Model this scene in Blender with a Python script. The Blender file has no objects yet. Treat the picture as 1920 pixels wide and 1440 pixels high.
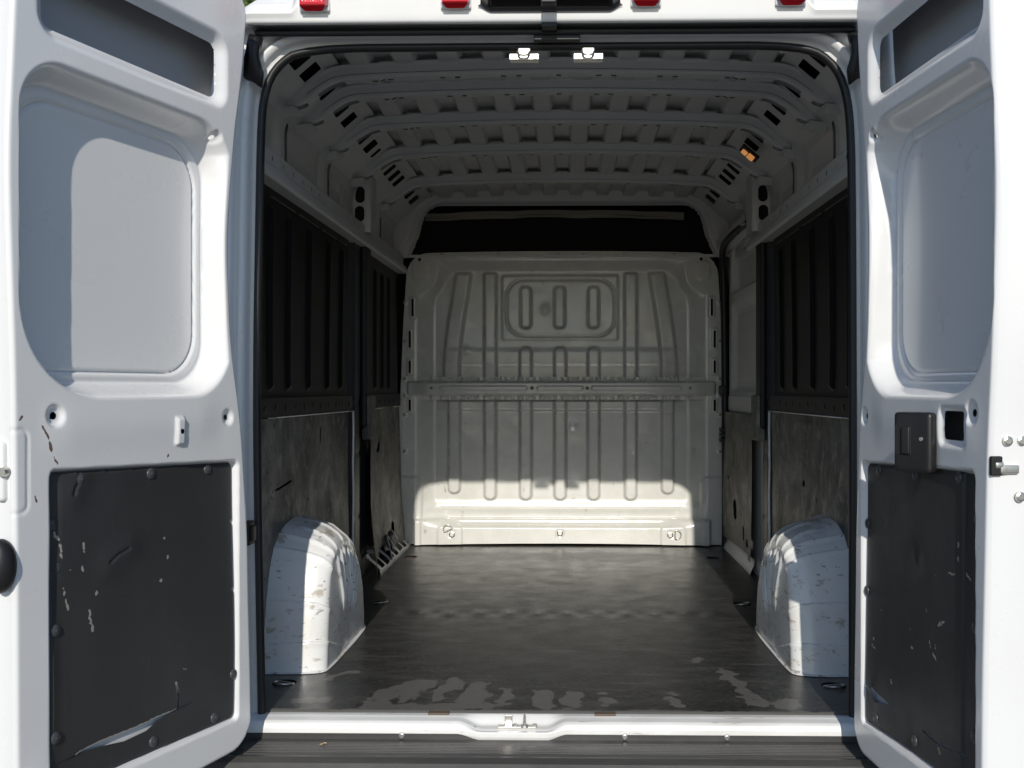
import bpy, bmesh, math, random
import numpy as np
from mathutils import Vector, Matrix
random.seed(4)
rng = np.random.default_rng(4)
scene = bpy.context.scene
COL = scene.collection

# ------------------------------------------------------------------ camera
cam_d = bpy.data.cameras.new("camera")
cam = bpy.data.objects.new("camera", cam_d)
COL.objects.link(cam)
cam.location = (0.025, -2.63, 0.865)
cam.rotation_euler = (math.radians(90), 0, math.radians(1.0))
cam_d.sensor_width = 36.0
cam_d.lens = 34.69
cam_d.shift_x = -0.0363
cam_d.shift_y = 0.0042
cam_d.clip_start = 0.05
cam_d.clip_end = 600.0
scene.camera = cam

# ------------------------------------------------------------------ world, sun, exposure
SUN_EL = math.radians(26.4)
world = bpy.data.worlds.new("World")
scene.world = world
world.use_nodes = True
wn = world.node_tree.nodes
wl = world.node_tree.links
bg = wn["Background"]
sky = wn.new("ShaderNodeTexSky")
sky.sky_type = 'NISHITA'
sky.sun_disc = False
sky.sun_elevation = SUN_EL
sky.sun_rotation = math.radians(180)
sky.air_density = 1.0
sky.dust_density = 0.3
sky.ozone_density = 3.5
wl.new(sky.outputs[0], bg.inputs[0])
bg.inputs[1].default_value = 0.105
sun_d = bpy.data.lights.new("sun", 'SUN')
sun_d.energy = 3.2
sun_d.angle = math.radians(0.5)
sun_d.color = (1.0, 0.945, 0.85)
sun = bpy.data.objects.new("sun", sun_d)
COL.objects.link(sun)
sun.location = (0, -8, 8)
sdir = Vector((-0.010, 1.0, -math.tan(SUN_EL)))
sun.rotation_euler = sdir.to_track_quat('-Z', 'Y').to_euler()
vs = scene.view_settings
vs.view_transform = 'Standard'
vs.look = 'None'
vs.gamma = 1.0
vs.exposure = 0.20
scene.cycles.max_bounces = 14
scene.cycles.diffuse_bounces = 8
scene.cycles.glossy_bounces = 6

# ------------------------------------------------------------------ materials
MATS = {}
def node_mat(name, col, rough=0.5, metal=0.0, coat=0.0, spec=0.5, layers=(), bump=None, rvar=0.0, attr=None):
    """layers: (colour, scale, stretch(xyz), lo, hi, amount, detail) noise-masked tints on the thing itself."""
    m = bpy.data.materials.new(name)
    m.use_nodes = True
    nt = m.node_tree; N = nt.nodes; Lk = nt.links
    b = N["Principled BSDF"]
    b.inputs['Roughness'].default_value = rough
    b.inputs['Metallic'].default_value = metal
    b.inputs['Specular IOR Level'].default_value = spec
    b.inputs['Coat Weight'].default_value = coat
    b.inputs['Coat Roughness'].default_value = 0.12
    tc = N.new('ShaderNodeTexCoord')
    rgb = N.new('ShaderNodeRGB'); rgb.outputs[0].default_value = (*col, 1)
    cur = rgb.outputs[0]
    for i, (c2, sc, st, lo, hi, amt, det) in enumerate(layers):
        mp = N.new('ShaderNodeMapping'); mp.inputs['Scale'].default_value = st
        mp.inputs['Location'].default_value = (3.1 * i, 1.7 * i, 0.9 * i)
        Lk.new(tc.outputs['Object'], mp.inputs[0])
        nz = N.new('ShaderNodeTexNoise'); nz.inputs['Scale'].default_value = sc
        nz.inputs['Detail'].default_value = det; nz.inputs['Roughness'].default_value = 0.62
        Lk.new(mp.outputs[0], nz.inputs['Vector'])
        mr = N.new('ShaderNodeMapRange'); mr.inputs[1].default_value = lo; mr.inputs[2].default_value = hi
        mr.inputs[3].default_value = 0; mr.inputs[4].default_value = amt
        Lk.new(nz.outputs['Fac'], mr.inputs[0])
        mx = N.new('ShaderNodeMix'); mx.data_type = 'RGBA'
        Lk.new(mr.outputs[0], mx.inputs['Factor']); Lk.new(cur, mx.inputs['A'])
        mx.inputs['B'].default_value = (*c2, 1)
        cur = mx.outputs['Result']
    if attr:
        an, c2, nsc, namt = attr
        at = N.new('ShaderNodeAttribute'); at.attribute_name = an
        nz = N.new('ShaderNodeTexNoise'); nz.inputs['Scale'].default_value = nsc; nz.inputs['Detail'].default_value = 6
        Lk.new(tc.outputs['Object'], nz.inputs['Vector'])
        ma = N.new('ShaderNodeMath'); ma.operation = 'MULTIPLY_ADD'
        Lk.new(nz.outputs['Fac'], ma.inputs[0]); ma.inputs[1].default_value = namt
        Lk.new(at.outputs['Fac'], ma.inputs[2])
        mr = N.new('ShaderNodeMapRange'); mr.inputs[1].default_value = 0.5 + namt * 0.5 - 0.02
        mr.inputs[2].default_value = 0.5 + namt * 0.5 + 0.03
        Lk.new(ma.outputs[0], mr.inputs[0])
        mx = N.new('ShaderNodeMix'); mx.data_type = 'RGBA'
        Lk.new(mr.outputs[0], mx.inputs['Factor']); Lk.new(cur, mx.inputs['A']); mx.inputs['B'].default_value = (*c2, 1)
        cur = mx.outputs['Result']
    Lk.new(cur, b.inputs['Base Color'])
    if rvar:
        nz = N.new('ShaderNodeTexNoise'); nz.inputs['Scale'].default_value = 9; nz.inputs['Detail'].default_value = 5
        Lk.new(tc.outputs['Object'], nz.inputs['Vector'])
        mr = N.new('ShaderNodeMapRange'); mr.inputs[3].default_value = rough - rvar; mr.inputs[4].default_value = rough + rvar
        mr.inputs[1].default_value = 0.3; mr.inputs[2].default_value = 0.7
        Lk.new(nz.outputs['Fac'], mr.inputs[0]); Lk.new(mr.outputs[0], b.inputs['Roughness'])
    if bump:
        nz = N.new('ShaderNodeTexNoise'); nz.inputs['Scale'].default_value = bump[0]; nz.inputs['Detail'].default_value = 4
        Lk.new(tc.outputs['Object'], nz.inputs['Vector'])
        bp = N.new('ShaderNodeBump'); bp.inputs['Strength'].default_value = bump[1]; bp.inputs['Distance'].default_value = bump[2]
        Lk.new(nz.outputs['Fac'], bp.inputs['Height']); Lk.new(bp.outputs[0], b.inputs['Normal'])
    MATS[name] = m
    return m
ONE = (1, 1, 1)
WHITE = node_mat("white_paint", (0.74, 0.74, 0.73), 0.32, coat=0.5, rvar=0.06,
                 layers=[((0.62, 0.61, 0.57), 3.5, ONE, 0.5, 0.8, 0.3, 6),
                         ((0.30, 0.24, 0.18), 22, (1, 1, 0.5), 0.735, 0.76, 0.55, 8)], bump=(5, 0.03, 0.02))
SILLW = node_mat("scuffed_sill_paint", (0.74, 0.74, 0.73), 0.36, coat=0.2, rvar=0.08,
                 layers=[((0.50, 0.48, 0.44), 6, (0.5, 1, 1), 0.46, 0.72, 0.55, 8),
                         ((0.24, 0.19, 0.15), 18, (0.3, 2.5, 2.5), 0.62, 0.66, 0.7, 9)], bump=(20, 0.05, 0.004))
CLEANW = node_mat("door_white_paint", (0.73, 0.73, 0.73), 0.30, coat=0.5, rvar=0.05,
                  layers=[((0.66, 0.65, 0.62), 3.0, ONE, 0.5, 0.8, 0.25, 6)], bump=(4, 0.03, 0.02),
                  attr=("mark", (0.15, 0.095, 0.075), 90, 1.0))
INNER = node_mat("primer_grey_paint", (0.60, 0.60, 0.59), 0.42, rvar=0.08,
                 layers=[((0.46, 0.455, 0.44), 4, ONE, 0.45, 0.8, 0.5, 6)], bump=(7, 0.03, 0.02))
BULK = node_mat("bulkhead_paint", (0.64, 0.64, 0.605), 0.26, rvar=0.08, coat=0.35,
                layers=[((0.47, 0.455, 0.41), 3.2, (1, 1, 0.8), 0.45, 0.8, 0.5, 7),
                        ((0.26, 0.23, 0.19), 14, (1.3, 1, 0.6), 0.665, 0.71, 0.55, 9),
                        ((0.30, 0.27, 0.23), 40, (3, 1, 0.5), 0.69, 0.72, 0.5, 4)], bump=(6, 0.05, 0.02))
ARCH = node_mat("arch_white_paint", (0.74, 0.74, 0.73), 0.34, coat=0.3, rvar=0.08,
                layers=[((0.58, 0.56, 0.50), 5, ONE, 0.46, 0.72, 0.5, 7),
                        ((0.36, 0.29, 0.20), 11, (1, 0.6, 1.9), 0.585, 0.635, 0.7, 9),
                        ((0.20, 0.18, 0.15), 26, (1.2, 0.5, 3.0), 0.615, 0.655, 0.7, 7)], bump=(9, 0.05, 0.02))
BOARD = node_mat("worn_liner_board", (0.055, 0.053, 0.049), 0.6, rvar=0.1,
                 layers=[((0.24, 0.225, 0.19), 3.2, (1, 1.0, 0.9), 0.40, 0.66, 0.9, 10),
                         ((0.34, 0.32, 0.27), 20, (1, 1.0, 0.8), 0.50, 0.68, 0.65, 9),
                         ((0.025, 0.024, 0.022), 65, ONE, 0.57, 0.66, 0.8, 6)], bump=(60, 0.25, 0.004))
DPANEL = node_mat("door_liner_board", (0.030, 0.031, 0.032), 0.50, rvar=0.08,
                  layers=[((0.050, 0.050, 0.050), 4, (1.5, 1, 0.4), 0.5, 0.85, 0.45, 8),
                          ((0.085, 0.085, 0.082), 38, (3, 1, 0.22), 0.66, 0.72, 0.45, 6)], bump=(160, 0.25, 0.002),
                  attr=("mark", (0.30, 0.28, 0.25), 110, 1.0))
LINER = node_mat("black_ribbed_liner", (0.0045, 0.0045, 0.005), 0.5, spec=0.3, layers=[((0.016, 0.016, 0.016), 6, ONE, 0.5, 0.8, 0.6, 6)])
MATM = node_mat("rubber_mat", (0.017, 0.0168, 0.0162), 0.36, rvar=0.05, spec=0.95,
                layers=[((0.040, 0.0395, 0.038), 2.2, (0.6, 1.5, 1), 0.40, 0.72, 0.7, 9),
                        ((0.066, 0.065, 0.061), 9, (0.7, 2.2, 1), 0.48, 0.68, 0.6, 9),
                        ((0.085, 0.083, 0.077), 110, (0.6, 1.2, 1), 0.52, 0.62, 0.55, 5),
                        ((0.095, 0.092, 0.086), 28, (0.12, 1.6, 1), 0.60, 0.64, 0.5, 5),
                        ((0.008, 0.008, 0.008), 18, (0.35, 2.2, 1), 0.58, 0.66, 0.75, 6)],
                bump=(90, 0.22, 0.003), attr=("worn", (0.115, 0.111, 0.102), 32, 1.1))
RUBBER = node_mat("black_rubber", (0.012, 0.012, 0.013), 0.45, bump=(80, 0.1, 0.002))
PLASTIC = node_mat("black_plastic", (0.009, 0.009, 0.0095), 0.46, layers=[((0.025, 0.025, 0.024), 9, ONE, 0.5, 0.8, 0.5, 6)], bump=(200, 0.15, 0.001))
GLOSSB = node_mat("glossy_black_plastic", (0.008, 0.008, 0.009), 0.18, coat=0.4)
BUMP = node_mat("bumper_plastic", (0.045, 0.044, 0.042), 0.40, rvar=0.08,
                layers=[((0.10, 0.097, 0.09), 5, (0.4, 2, 1), 0.45, 0.75, 0.6, 7)], bump=(220, 0.2, 0.001))
DARK = node_mat("dark_cavity", (0.01, 0.01, 0.01), 0.8)  # near-black; on the sheets behind openings it stands in for shade
SKIN = node_mat("shaded_door_primer", (0.36, 0.37, 0.39), 0.5)  # primer grey set darker, putting the window cavity's shade into the colour
CHANNEL = node_mat("dark_blue_grey_paint", (0.035, 0.037, 0.042), 0.5, layers=[((0.07, 0.07, 0.07), 8, ONE, 0.5, 0.8, 0.4, 6)])
ZINC = node_mat("zinc_steel", (0.62, 0.60, 0.56), 0.32, metal=0.9, layers=[((0.25, 0.2, 0.15), 60, ONE, 0.55, 0.7, 0.5, 5)])
STEEL = node_mat("dull_steel", (0.30, 0.30, 0.29), 0.4, metal=0.8)
RED = node_mat("red_lens", (0.55, 0.008, 0.016), 0.10, coat=0.6)
REDL = node_mat("red_reflector", (0.85, 0.06, 0.06), 0.2, coat=0.6)
BRASS = node_mat("copper_bracket", (0.75, 0.36, 0.16), 0.25, metal=0.9)
OLIVE = node_mat("olive_trim_fabric", (0.30, 0.275, 0.21), 0.9, bump=(300, 0.3, 0.001))
FABRIC = node_mat("black_headliner_fabric", (0.012, 0.012, 0.012), 0.9)
RUST = node_mat("rusty_metal", (0.11, 0.085, 0.065), 0.7, layers=[((0.13, 0.075, 0.05), 30, ONE, 0.5, 0.65, 0.7, 6)])
GROUND = node_mat("concrete", (0.20, 0.195, 0.185), 0.85, layers=[((0.14, 0.137, 0.13), 0.8, ONE, 0.45, 0.75, 0.6, 9),
                  ((0.12, 0.12, 0.115), 9, ONE, 0.6, 0.7, 0.4, 6)], bump=(40, 0.3, 0.01))
BARK = node_mat("bark", (0.13, 0.10, 0.075), 0.9, layers=[((0.25, 0.21, 0.16), 14, (1, 1, 0.3), 0.5, 0.7, 0.7, 7)], bump=(25, 0.6, 0.03))
LEAF = node_mat("foliage", (0.075, 0.12, 0.02), 0.6, layers=[((0.12, 0.16, 0.03), 2.5, ONE, 0.4, 0.65, 0.8, 4)])
DRYLEAF = node_mat("dry_leaf", (0.45, 0.36, 0.20), 0.8, layers=[((0.3, 0.2, 0.1), 90, ONE, 0.5, 0.7, 0.6, 4)])
def lamp_mat():
    m = bpy.data.materials.new("lit_lamp_lens"); m.use_nodes = True
    b = m.node_tree.nodes["Principled BSDF"]
    b.inputs['Base Color'].default_value = (0.9, 0.5, 0.2, 1); b.inputs['Roughness'].default_value = 0.2
    b.inputs['Emission Color'].default_value = (1.0, 0.42, 0.12, 1); b.inputs['Emission Strength'].default_value = 0.35
    return m
LAMP = lamp_mat()

# ------------------------------------------------------------------ mesh helpers
def ss(a, b, x):
    t = np.clip((x - a) / (b - a), 0, 1)
    return t * t * (3 - 2 * t)
def rr(u, v, u0, u1, v0, v1, r):
    """signed distance to a rounded rectangle; r is one radius or (low-u low-v, high-u low-v, high-u high-v, low-u high-v)"""
    px = u - (u0 + u1) / 2; py = v - (v0 + v1) / 2
    if isinstance(r, tuple):
        r = np.where(px < 0, np.where(py < 0, r[0], r[3]), np.where(py < 0, r[1], r[2]))
    qx = np.abs(px) - (u1 - u0) / 2 + r; qy = np.abs(py) - (v1 - v0) / 2 + r
    return np.minimum(np.maximum(qx, qy), 0) + np.hypot(np.maximum(qx, 0), np.maximum(qy, 0)) - r
def circ(u, v, cu, cv, r): return np.hypot(u - cu, v - cv) - r
def seg(u, v, a, b):
    a = np.array(a, float); b = np.array(b, float); d = b - a
    t = np.clip(((u - a[0]) * d[0] + (v - a[1]) * d[1]) / max(d @ d, 1e-12), 0, 1)
    return np.hypot(u - a[0] - t * d[0], v - a[1] - t * d[1])
def pline(u, v, pts):
    return np.minimum.reduce([seg(u, v, pts[i], pts[i + 1]) for i in range(len(pts) - 1)])
def rec(so, si):
    """0 outside shape o, 1 inside shape i, a smooth wall between"""
    t = np.where(so >= 0, 0, np.where(si <= 0, 1, np.clip(-so / (-so + np.maximum(si, 0) + 1e-9), 0, 1)))
    return t * t * (3 - 2 * t)
def vnoise(u, v, sc, seed=0, octs=3):
    """smooth value noise in -1..1"""
    out = np.zeros(np.broadcast(u, v).shape); amp, tot = 1.0, 0.0
    tab = np.random.default_rng(seed).uniform(-1, 1, (64, 64))
    for o in range(octs):
        a = u * sc * 2 ** o + 17.3 * o; b = v * sc * 2 ** o + 5.1 * o
        i = np.floor(a).astype(int); j = np.floor(b).astype(int); f = a - i; g = b - j
        f = f * f * (3 - 2 * f); g = g * g * (3 - 2 * g)
        t = lambda p, q: tab[p % 64, q % 64]
        out = out + amp * ((t(i, j) * (1 - f) + t(i + 1, j) * f) * (1 - g) + (t(i, j + 1) * (1 - f) + t(i + 1, j + 1) * f) * g)
        tot += amp; amp *= 0.5
    return out / tot
def emboss(sd, wall): return 1 - ss(-wall, 0, sd)
def groove(sd, w): return np.exp(-(sd / w) ** 2)

def raw_mesh(name, V, F, smooth=True, attrs=None):
    """V (n,3), F (m,4) quads"""
    used = np.zeros(len(V), bool); used[F.ravel()] = True
    idx = np.cumsum(used) - 1
    V2 = V[used]; F2 = idx[F]
    me = bpy.data.meshes.new(name)
    me.vertices.add(len(V2)); me.vertices.foreach_set('co', V2.astype(np.float32).ravel())
    k = F2.shape[1]
    me.loops.add(F2.size); me.loops.foreach_set('vertex_index', F2.astype(np.int32).ravel())
    me.polygons.add(len(F2)); me.polygons.foreach_set('loop_start', np.arange(0, F2.size, k, dtype=np.int32))
    me.polygons.foreach_set('loop_total', np.full(len(F2), k, np.int32))
    me.polygons.foreach_set('use_smooth', np.full(len(F2), smooth))
    me.update(calc_edges=True); me.validate()
    for an, arr in (attrs or {}).items():
        at = me.attributes.new(an, 'FLOAT', 'POINT'); at.data.foreach_set('value', arr[used].astype(np.float32))
    return me
def grid_mesh(name, us, vsn, fpos, hole=None, attrs=None, smooth=True, flip=False):
    U, V = np.meshgrid(us, vsn)
    if hole is not None:
        e = 1e-4; cell = 0.62 * min(us[1] - us[0], vsn[1] - vsn[0])
        for _ in range(2):
            s = hole(U, V)
            gu = (hole(U + e, V) - hole(U - e, V)) / (2 * e); gv = (hole(U, V + e) - hole(U, V - e)) / (2 * e)
            g2 = np.maximum(gu * gu + gv * gv, 0.2); near = np.abs(s) < cell
            inner = np.zeros_like(near); inner[1:-1, 1:-1] = True
            near &= inner
            U = np.where(near, U - s * gu / g2, U); V = np.where(near, V - s * gv / g2, V)
    X, Y, Z = fpos(U, V)
    X, Y, Z = np.broadcast_arrays(X, Y, Z)
    P = np.stack([X, Y, Z], -1).reshape(-1, 3).astype(float)
    nv, nu = U.shape
    I = np.arange(nv * nu).reshape(nv, nu)
    F = np.stack([I[:-1, :-1], I[:-1, 1:], I[1:, 1:], I[1:, :-1]], -1).reshape(-1, 4)
    if hole is not None:
        uc = (U[:-1, :-1] + U[:-1, 1:] + U[1:, 1:] + U[1:, :-1]) / 4
        vc = (V[:-1, :-1] + V[:-1, 1:] + V[1:, 1:] + V[1:, :-1]) / 4
        F = F[(hole(uc, vc) > 0).ravel()]
    if flip: F = F[:, ::-1]
    at = {k: np.broadcast_to(f(U, V), U.shape).ravel() for k, f in (attrs or {}).items()}
    return raw_mesh(name, P, F, smooth, at)
def lin(a, b, step): return np.linspace(a, b, max(2, int(round((b - a) / step)) + 1))
def bm_mesh(name, bm, smooth=False):
    me = bpy.data.meshes.new(name); bmesh.ops.recalc_face_normals(bm, faces=bm.faces); bm.to_mesh(me); bm.free()
    if smooth:
        me.polygons.foreach_set('use_smooth', np.ones(len(me.polygons), bool))
    return me
def add_box(bm, c, s, bevel=0.0, seg_=2, rot=None):
    r = bmesh.ops.create_cube(bm, size=1.0)
    vs_ = r['verts']
    bmesh.ops.scale(bm, vec=s, verts=vs_)
    if bevel:
        es = list({e for v in vs_ for e in v.link_edges})
        o = bmesh.ops.bevel(bm, geom=es, offset=bevel, segments=seg_, affect='EDGES', profile=0.6)
        vs_ = list({v for f in o['faces'] for v in f.verts} | {v for v in vs_ if v.is_valid})
    if rot is not None: bmesh.ops.rotate(bm, cent=(0, 0, 0), matrix=rot, verts=vs_)
    bmesh.ops.translate(bm, vec=c, verts=vs_)
def add_cyl(bm, c, axis, r1, r2, h, n=20, bevel=0.0):
    q = Vector((0, 0, 1)).rotation_difference(Vector(axis)).to_matrix().to_4x4()
    r = bmesh.ops.create_cone(bm, cap_ends=True, segments=n, radius1=r1, radius2=r2, depth=h)
    bmesh.ops.transform(bm, matrix=Matrix.Translation(c) @ q, verts=r['verts'])
def tube_pts(pts, radius, n=10, closed=False, flat=1.0, flat_axis=1):
    """grid of verts for a tube along pts"""
    P = np.array(pts, float); m = len(P)
    T = np.gradient(P, axis=0); T /= np.linalg.norm(T, axis=1)[:, None] + 1e-12
    up = np.array([0, 1.0, 0]) if abs(T[:, 1]).mean() < 0.6 else np.array([0, 0, 1.0])
    A = np.cross(T, up); A /= np.linalg.norm(A, axis=1)[:, None] + 1e-12
    B = np.cross(A, T)
    rad = np.broadcast_to(np.asarray(radius, float), (m,))
    a = np.linspace(0, 2 * np.pi, n, endpoint=False)
    R = P[:, None, :] + rad[:, None, None] * (np.cos(a)[None, :, None] * A[:, None, :] + flat * np.sin(a)[None, :, None] * B[:, None, :])
    return R
def tube_mesh(name, pts, radius, n=10, flat=1.0, parts=None):
    Vs, Fs, off = [], [], 0
    for p in (parts or [pts]):
        R = tube_pts(p, radius, n, flat=flat); m = len(R)
        I = np.arange(m * n).reshape(m, n) + off
        J = np.roll(I, -1, axis=1)
        Fs.append(np.stack([I[:-1], J[:-1], J[1:], I[1:]], -1).reshape(-1, 4)); Vs.append(R.reshape(-1, 3)); off += m * n
        for ring, cen in ((I[0], R[0].mean(0)), (I[-1], R[-1].mean(0))):
            Vs.append(cen[None]); 
            Fs.append(np.array([[ring[k], ring[(k + 1) % n], ring[(k + 2) % n], off] for k in range(0, n, 2)])); off += 1
    return raw_mesh(name, np.concatenate(Vs), np.concatenate(Fs), True)
def loft_mesh(name, rings, closed=False, smooth=True, caps=False):
    """rings: (m, n, 3)"""
    R = np.array(rings, float); m, n = R.shape[:2]
    I = np.arange(m * n).reshape(m, n)
    J = np.roll(I, -1, 1) if closed else I[:, 1:]
    I0 = I if closed else I[:, :-1]
    F = np.stack([I0[:-1], J[:-1], J[1:], I0[1:]], -1).reshape(-1, 4)
    return raw_mesh(name, R.reshape(-1, 3), F, smooth)
def resample(pts, n):
    P = np.array(pts, float); d = np.r_[0, np.cumsum(np.linalg.norm(np.diff(P, axis=0), axis=1))]
    t = np.linspace(0, d[-1], n)
    return np.stack([np.interp(t, d, P[:, k]) for k in range(P.shape[1])], 1)
def smooth_pts(pts, n, it=3):
    P = np.array(pts, float)
    for _ in range(it):
        Q = [P[0]]
        for a, b in zip(P[:-1], P[1:]): Q += [a * .75 + b * .25, a * .25 + b * .75]
        P = np.array(Q + [P[-1]])
    return resample(P, n)

# ------------------------------------------------------------------ object helpers
R0 = Vector((0.0, 1.3, -0.62))
def thing(name, label, cat, loc, group=None):
    o = bpy.data.objects.new(name, None); COL.objects.link(o); o.location = loc
    o.empty_display_size = 0.2
    o['label'] = label; o['category'] = cat
    if group: o['group'] = group
    return o
def part(name, me, m, parent, label=None, loc=None, rot=None, scale=None, kind=None):
    o = bpy.data.objects.new(name, me); COL.objects.link(o)
    if m is not None and len(me.materials) == 0: me.materials.append(m)
    if parent is not None: o.parent = parent
    if loc is not None: o.location = loc
    elif parent is VAN and parent is not None: o.location = -R0
    if rot is not None: o.rotation_euler = rot
    if scale is not None: o.scale = scale
    if label: o['label'] = label
    if kind: o['kind'] = kind
    return o
def at(p): return Vector(p) - R0            # a world point as a location under the van
VAN = None

# ------------------------------------------------------------------ setting: ground
me = grid_mesh("ground", lin(-150, 150, 10), lin(-150, 150, 10), lambda u, v: (u, v, u * 0 - 0.62))
g = part("ground", me, GROUND, None); g['kind'] = 'structure'

# ------------------------------------------------------------------ the van
VAN = thing("cargo_van", "white cargo van seen from behind with both rear doors open on an empty cargo bay", "van", R0)
FL, BK = -0.006, 2.80                       # floor height, bulkhead plane

# outer skin and load floor ---------------------------------------------------
bm = bmesh.new()
prof = [(-0.98, -0.30), (-1.0, 0.2), (-1.0, 0.95), (-0.96, 1.45), (-0.92, 1.80), (-0.86, 1.94), (-0.70, 1.985), (0.0, 2.0)]
prof = prof + [(-x, z) for x, z in prof[-2::-1]]
rings = []
for y, s, dz in ((0.06, 0.985, -0.10), (0.5, 1, -0.03), (1.5, 1, 0), (2.9, 1, 0), (3.4, 0.99, -0.06), (4.1, 0.96, -0.75), (4.9, 0.93, -1.05), (5.0, 0.6, -1.3)):
    rings.append([(x * s, y, z if z < 0.3 else max(0.25, z + dz)) for x, z in prof])
part("body_shell", loft_mesh("body_shell", rings), WHITE, VAN, "white outer skin")
me = grid_mesh("load_floor", lin(-0.99, 0.99, 0.1), lin(0.0, 3.0, 0.1), lambda u, v: (u, v, u * 0 + FL))
part("load_floor", me, RUST, VAN)
me = grid_mesh("cab_wall", lin(-0.99, 0.99, 0.1), lin(-0.3, 1.95, 0.1), lambda u, v: (u, u * 0 + 3.05, v))
part("cab_partition", me, FABRIC, VAN)

# bulkhead ----------------------------------------------------------------------
def bulk_sd(x, z):
    hw = np.interp(z, [0, .77, 1.24, 1.45, 1.62], [.893, .893, .874, .86, .85])
    k = x / hw
    return rr(k * 0.89, z - 0.012 * (1 - k * k), -0.89, 0.89, 0.006, 1.608, (0.004, 0.004, 0.12, 0.12))
RIBX = (-0.598, -0.398, -0.201, -0.010, 0.175, 0.380, 0.584)
def bulk_h(x, z):
    ax = np.abs(x)
    so = rr(x, z, -0.815, 0.805, 0.10, 1.585, 0.10)
    si = rr(x, z, -0.70, 0.69, 0.13, 1.50, 0.16)
    ear = np.maximum(np.minimum(circ(x, z, -0.80, 1.50, 0.11), circ(x, z, 0.79, 1.50, 0.11)), -9)
    so = np.maximum(so, -ear)
    si = np.maximum(si, -(ear - 0.05))
    h = -0.050 * rec(so, si)
    # ears at the top corners: shallow pressed pads
    h += 0.006 * emboss(rr(x, z, -0.83, -0.735, 1.455, 1.57, 0.03), 0.012) + 0.006 * emboss(rr(x, z, 0.735, 0.82, 1.455, 1.57, 0.03), 0.012)
    # lower ribs
    for i, cx in enumerate(RIBX):
        bot = 0.275 if i in (0, 6) else 0.24
        h += 0.030 * emboss(rr(x, z, cx - 0.040, cx + 0.041, bot, 0.90, 0.036), 0.017)
    # upper ribs: straight ones, short ones, and the outer pair that leans outwards towards the top
    for cx in (-0.398, 0.380):
        h += 0.030 * emboss(rr(x, z, cx - 0.042, cx + 0.043, 0.85, 1.512, 0.02), 0.018)
    for cx in (-0.201, -0.010, 0.175):
        h += 0.030 * emboss(rr(x, z, cx - 0.040, cx + 0.041, 0.85, 1.100, 0.036), 0.017)
    bend = np.interp(z, [0.9, 1.0, 1.12, 1.24, 1.36, 1.51], [0.0, 0.001, 0.010, 0.026, 0.046, 0.070])
    h += 0.028 * emboss(rr(x - bend, z, -0.613 - 0.055, -0.613 + 0.055, 0.85, 1.515, 0.02), 0.024)
    h += 0.028 * emboss(rr(x + bend, z, 0.593 - 0.055, 0.593 + 0.055, 0.85, 1.515, 0.02), 0.024)
    # square frame with the rounded pad and three pills
    h += 0.009 * emboss(rr(x, z, -0.338, 0.317, 1.127, 1.496, 0.02), 0.012)
    h -= 0.009 * groove(rr(x, z, -0.308, 0.293, 1.154, 1.470, 0.10), 0.006)
    for cx in (-0.201, -0.013, 0.175):
        h -= 0.026 * emboss(rr(x, z, cx - 0.039, cx + 0.039, 1.19, 1.438, 0.034), 0.020)
    # horizontal swages between the ribs, above and below the crossbar
    mid = ss(0.70, 0.62, ax)
    h += mid * (0.010 * emboss(rr(x, z, -0.7, 0.7, 0.735, 0.803, 0.02), 0.014) + 0.010 * ss(0.985, 1.005, z) * ss(1.10, 1.06, z) * (np.abs(x) < 2) * 0.5)
    # bottom roll and skirt
    h += 0.014 * np.exp(-((z - 0.205) / 0.03) ** 2) * ss(0.80, 0.72, ax)
    h += 0.046 * ss(0.150, 0.138, z) * ss(0.82, 0.80, ax)
    for cx in (-0.60, 0.62):
        h += 0.006 * emboss(rr(x, z, cx - 0.085, cx + 0.06, -0.05, 0.118, 0.03), 0.01)
    for cx, cz in ((-0.01, 0.073), (-0.607, 0.070), (0.597, 0.068)):
        h -= 0.004 * emboss(circ(x, z, cx, cz, 0.026), 0.008)
    # plates low at both sides
    h += 0.010 * emboss(rr(x, z, -0.95, -0.765, -0.1, 0.385, 0.05), 0.015) + 0.010 * emboss(rr(x, z, 0.755, 0.95, -0.1, 0.385, 0.05), 0.015)
    # slotted tabs and screw seats along the sides
    for sx in (-1, 1):
        for z0, z1 in ((1.245, 1.375), (1.07, 1.20), (0.93, 1.035), (0.725, 0.82)):
            cx = sx * (0.822 if z0 > 1.1 else 0.838)
            h += 0.007 * emboss(rr(x, z, cx - 0.021, cx + 0.021, z0, z1, 0.012), 0.008)
        for zz in (1.339, 1.124, 0.918, 0.824, 0.72, 0.518):
            h += 0.004 * emboss(circ(x, z, sx * 0.868, zz, 0.018), 0.006)
    h += 0.0030 * vnoise(x, z, 4.5, 2, 3) * ss(0.80, 0.6, ax)
    for cx, cz, a in ((-0.09, 1.30, 0.006), (-0.53, 1.08, 0.004), (0.06, 0.66, 0.005), (0.40, 0.53, 0.003), (0.2, 0.34, -0.003)):
        h += a * np.exp(-((x - cx) ** 2 + (z - cz) ** 2) / 0.0006)
    return h
def bulk_hole(x, z):
    s = -bulk_sd(x, z)
    for sx in (-1, 1):
        for z0, z1 in ((1.262, 1.358), (1.088, 1.182), (0.948, 1.018), (0.74, 0.805)):
            cx = sx * (0.822 if z0 > 1.1 else 0.838)
            s = np.minimum(s, rr(x, z, cx - 0.006, cx + 0.006, z0, z1, 0.004))
    s = np.minimum(s, circ(x, z, -0.785, 1.575, 0.009)); s = np.minimum(s, circ(x, z, 0.765, 1.575, 0.009))
    return s
me = grid_mesh("bulkhead", lin(-0.905, 0.905, 0.005), lin(0.0, 1.64, 0.005), lambda u, v: (u, BK - bulk_h(u, v), v), bulk_hole)
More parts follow.
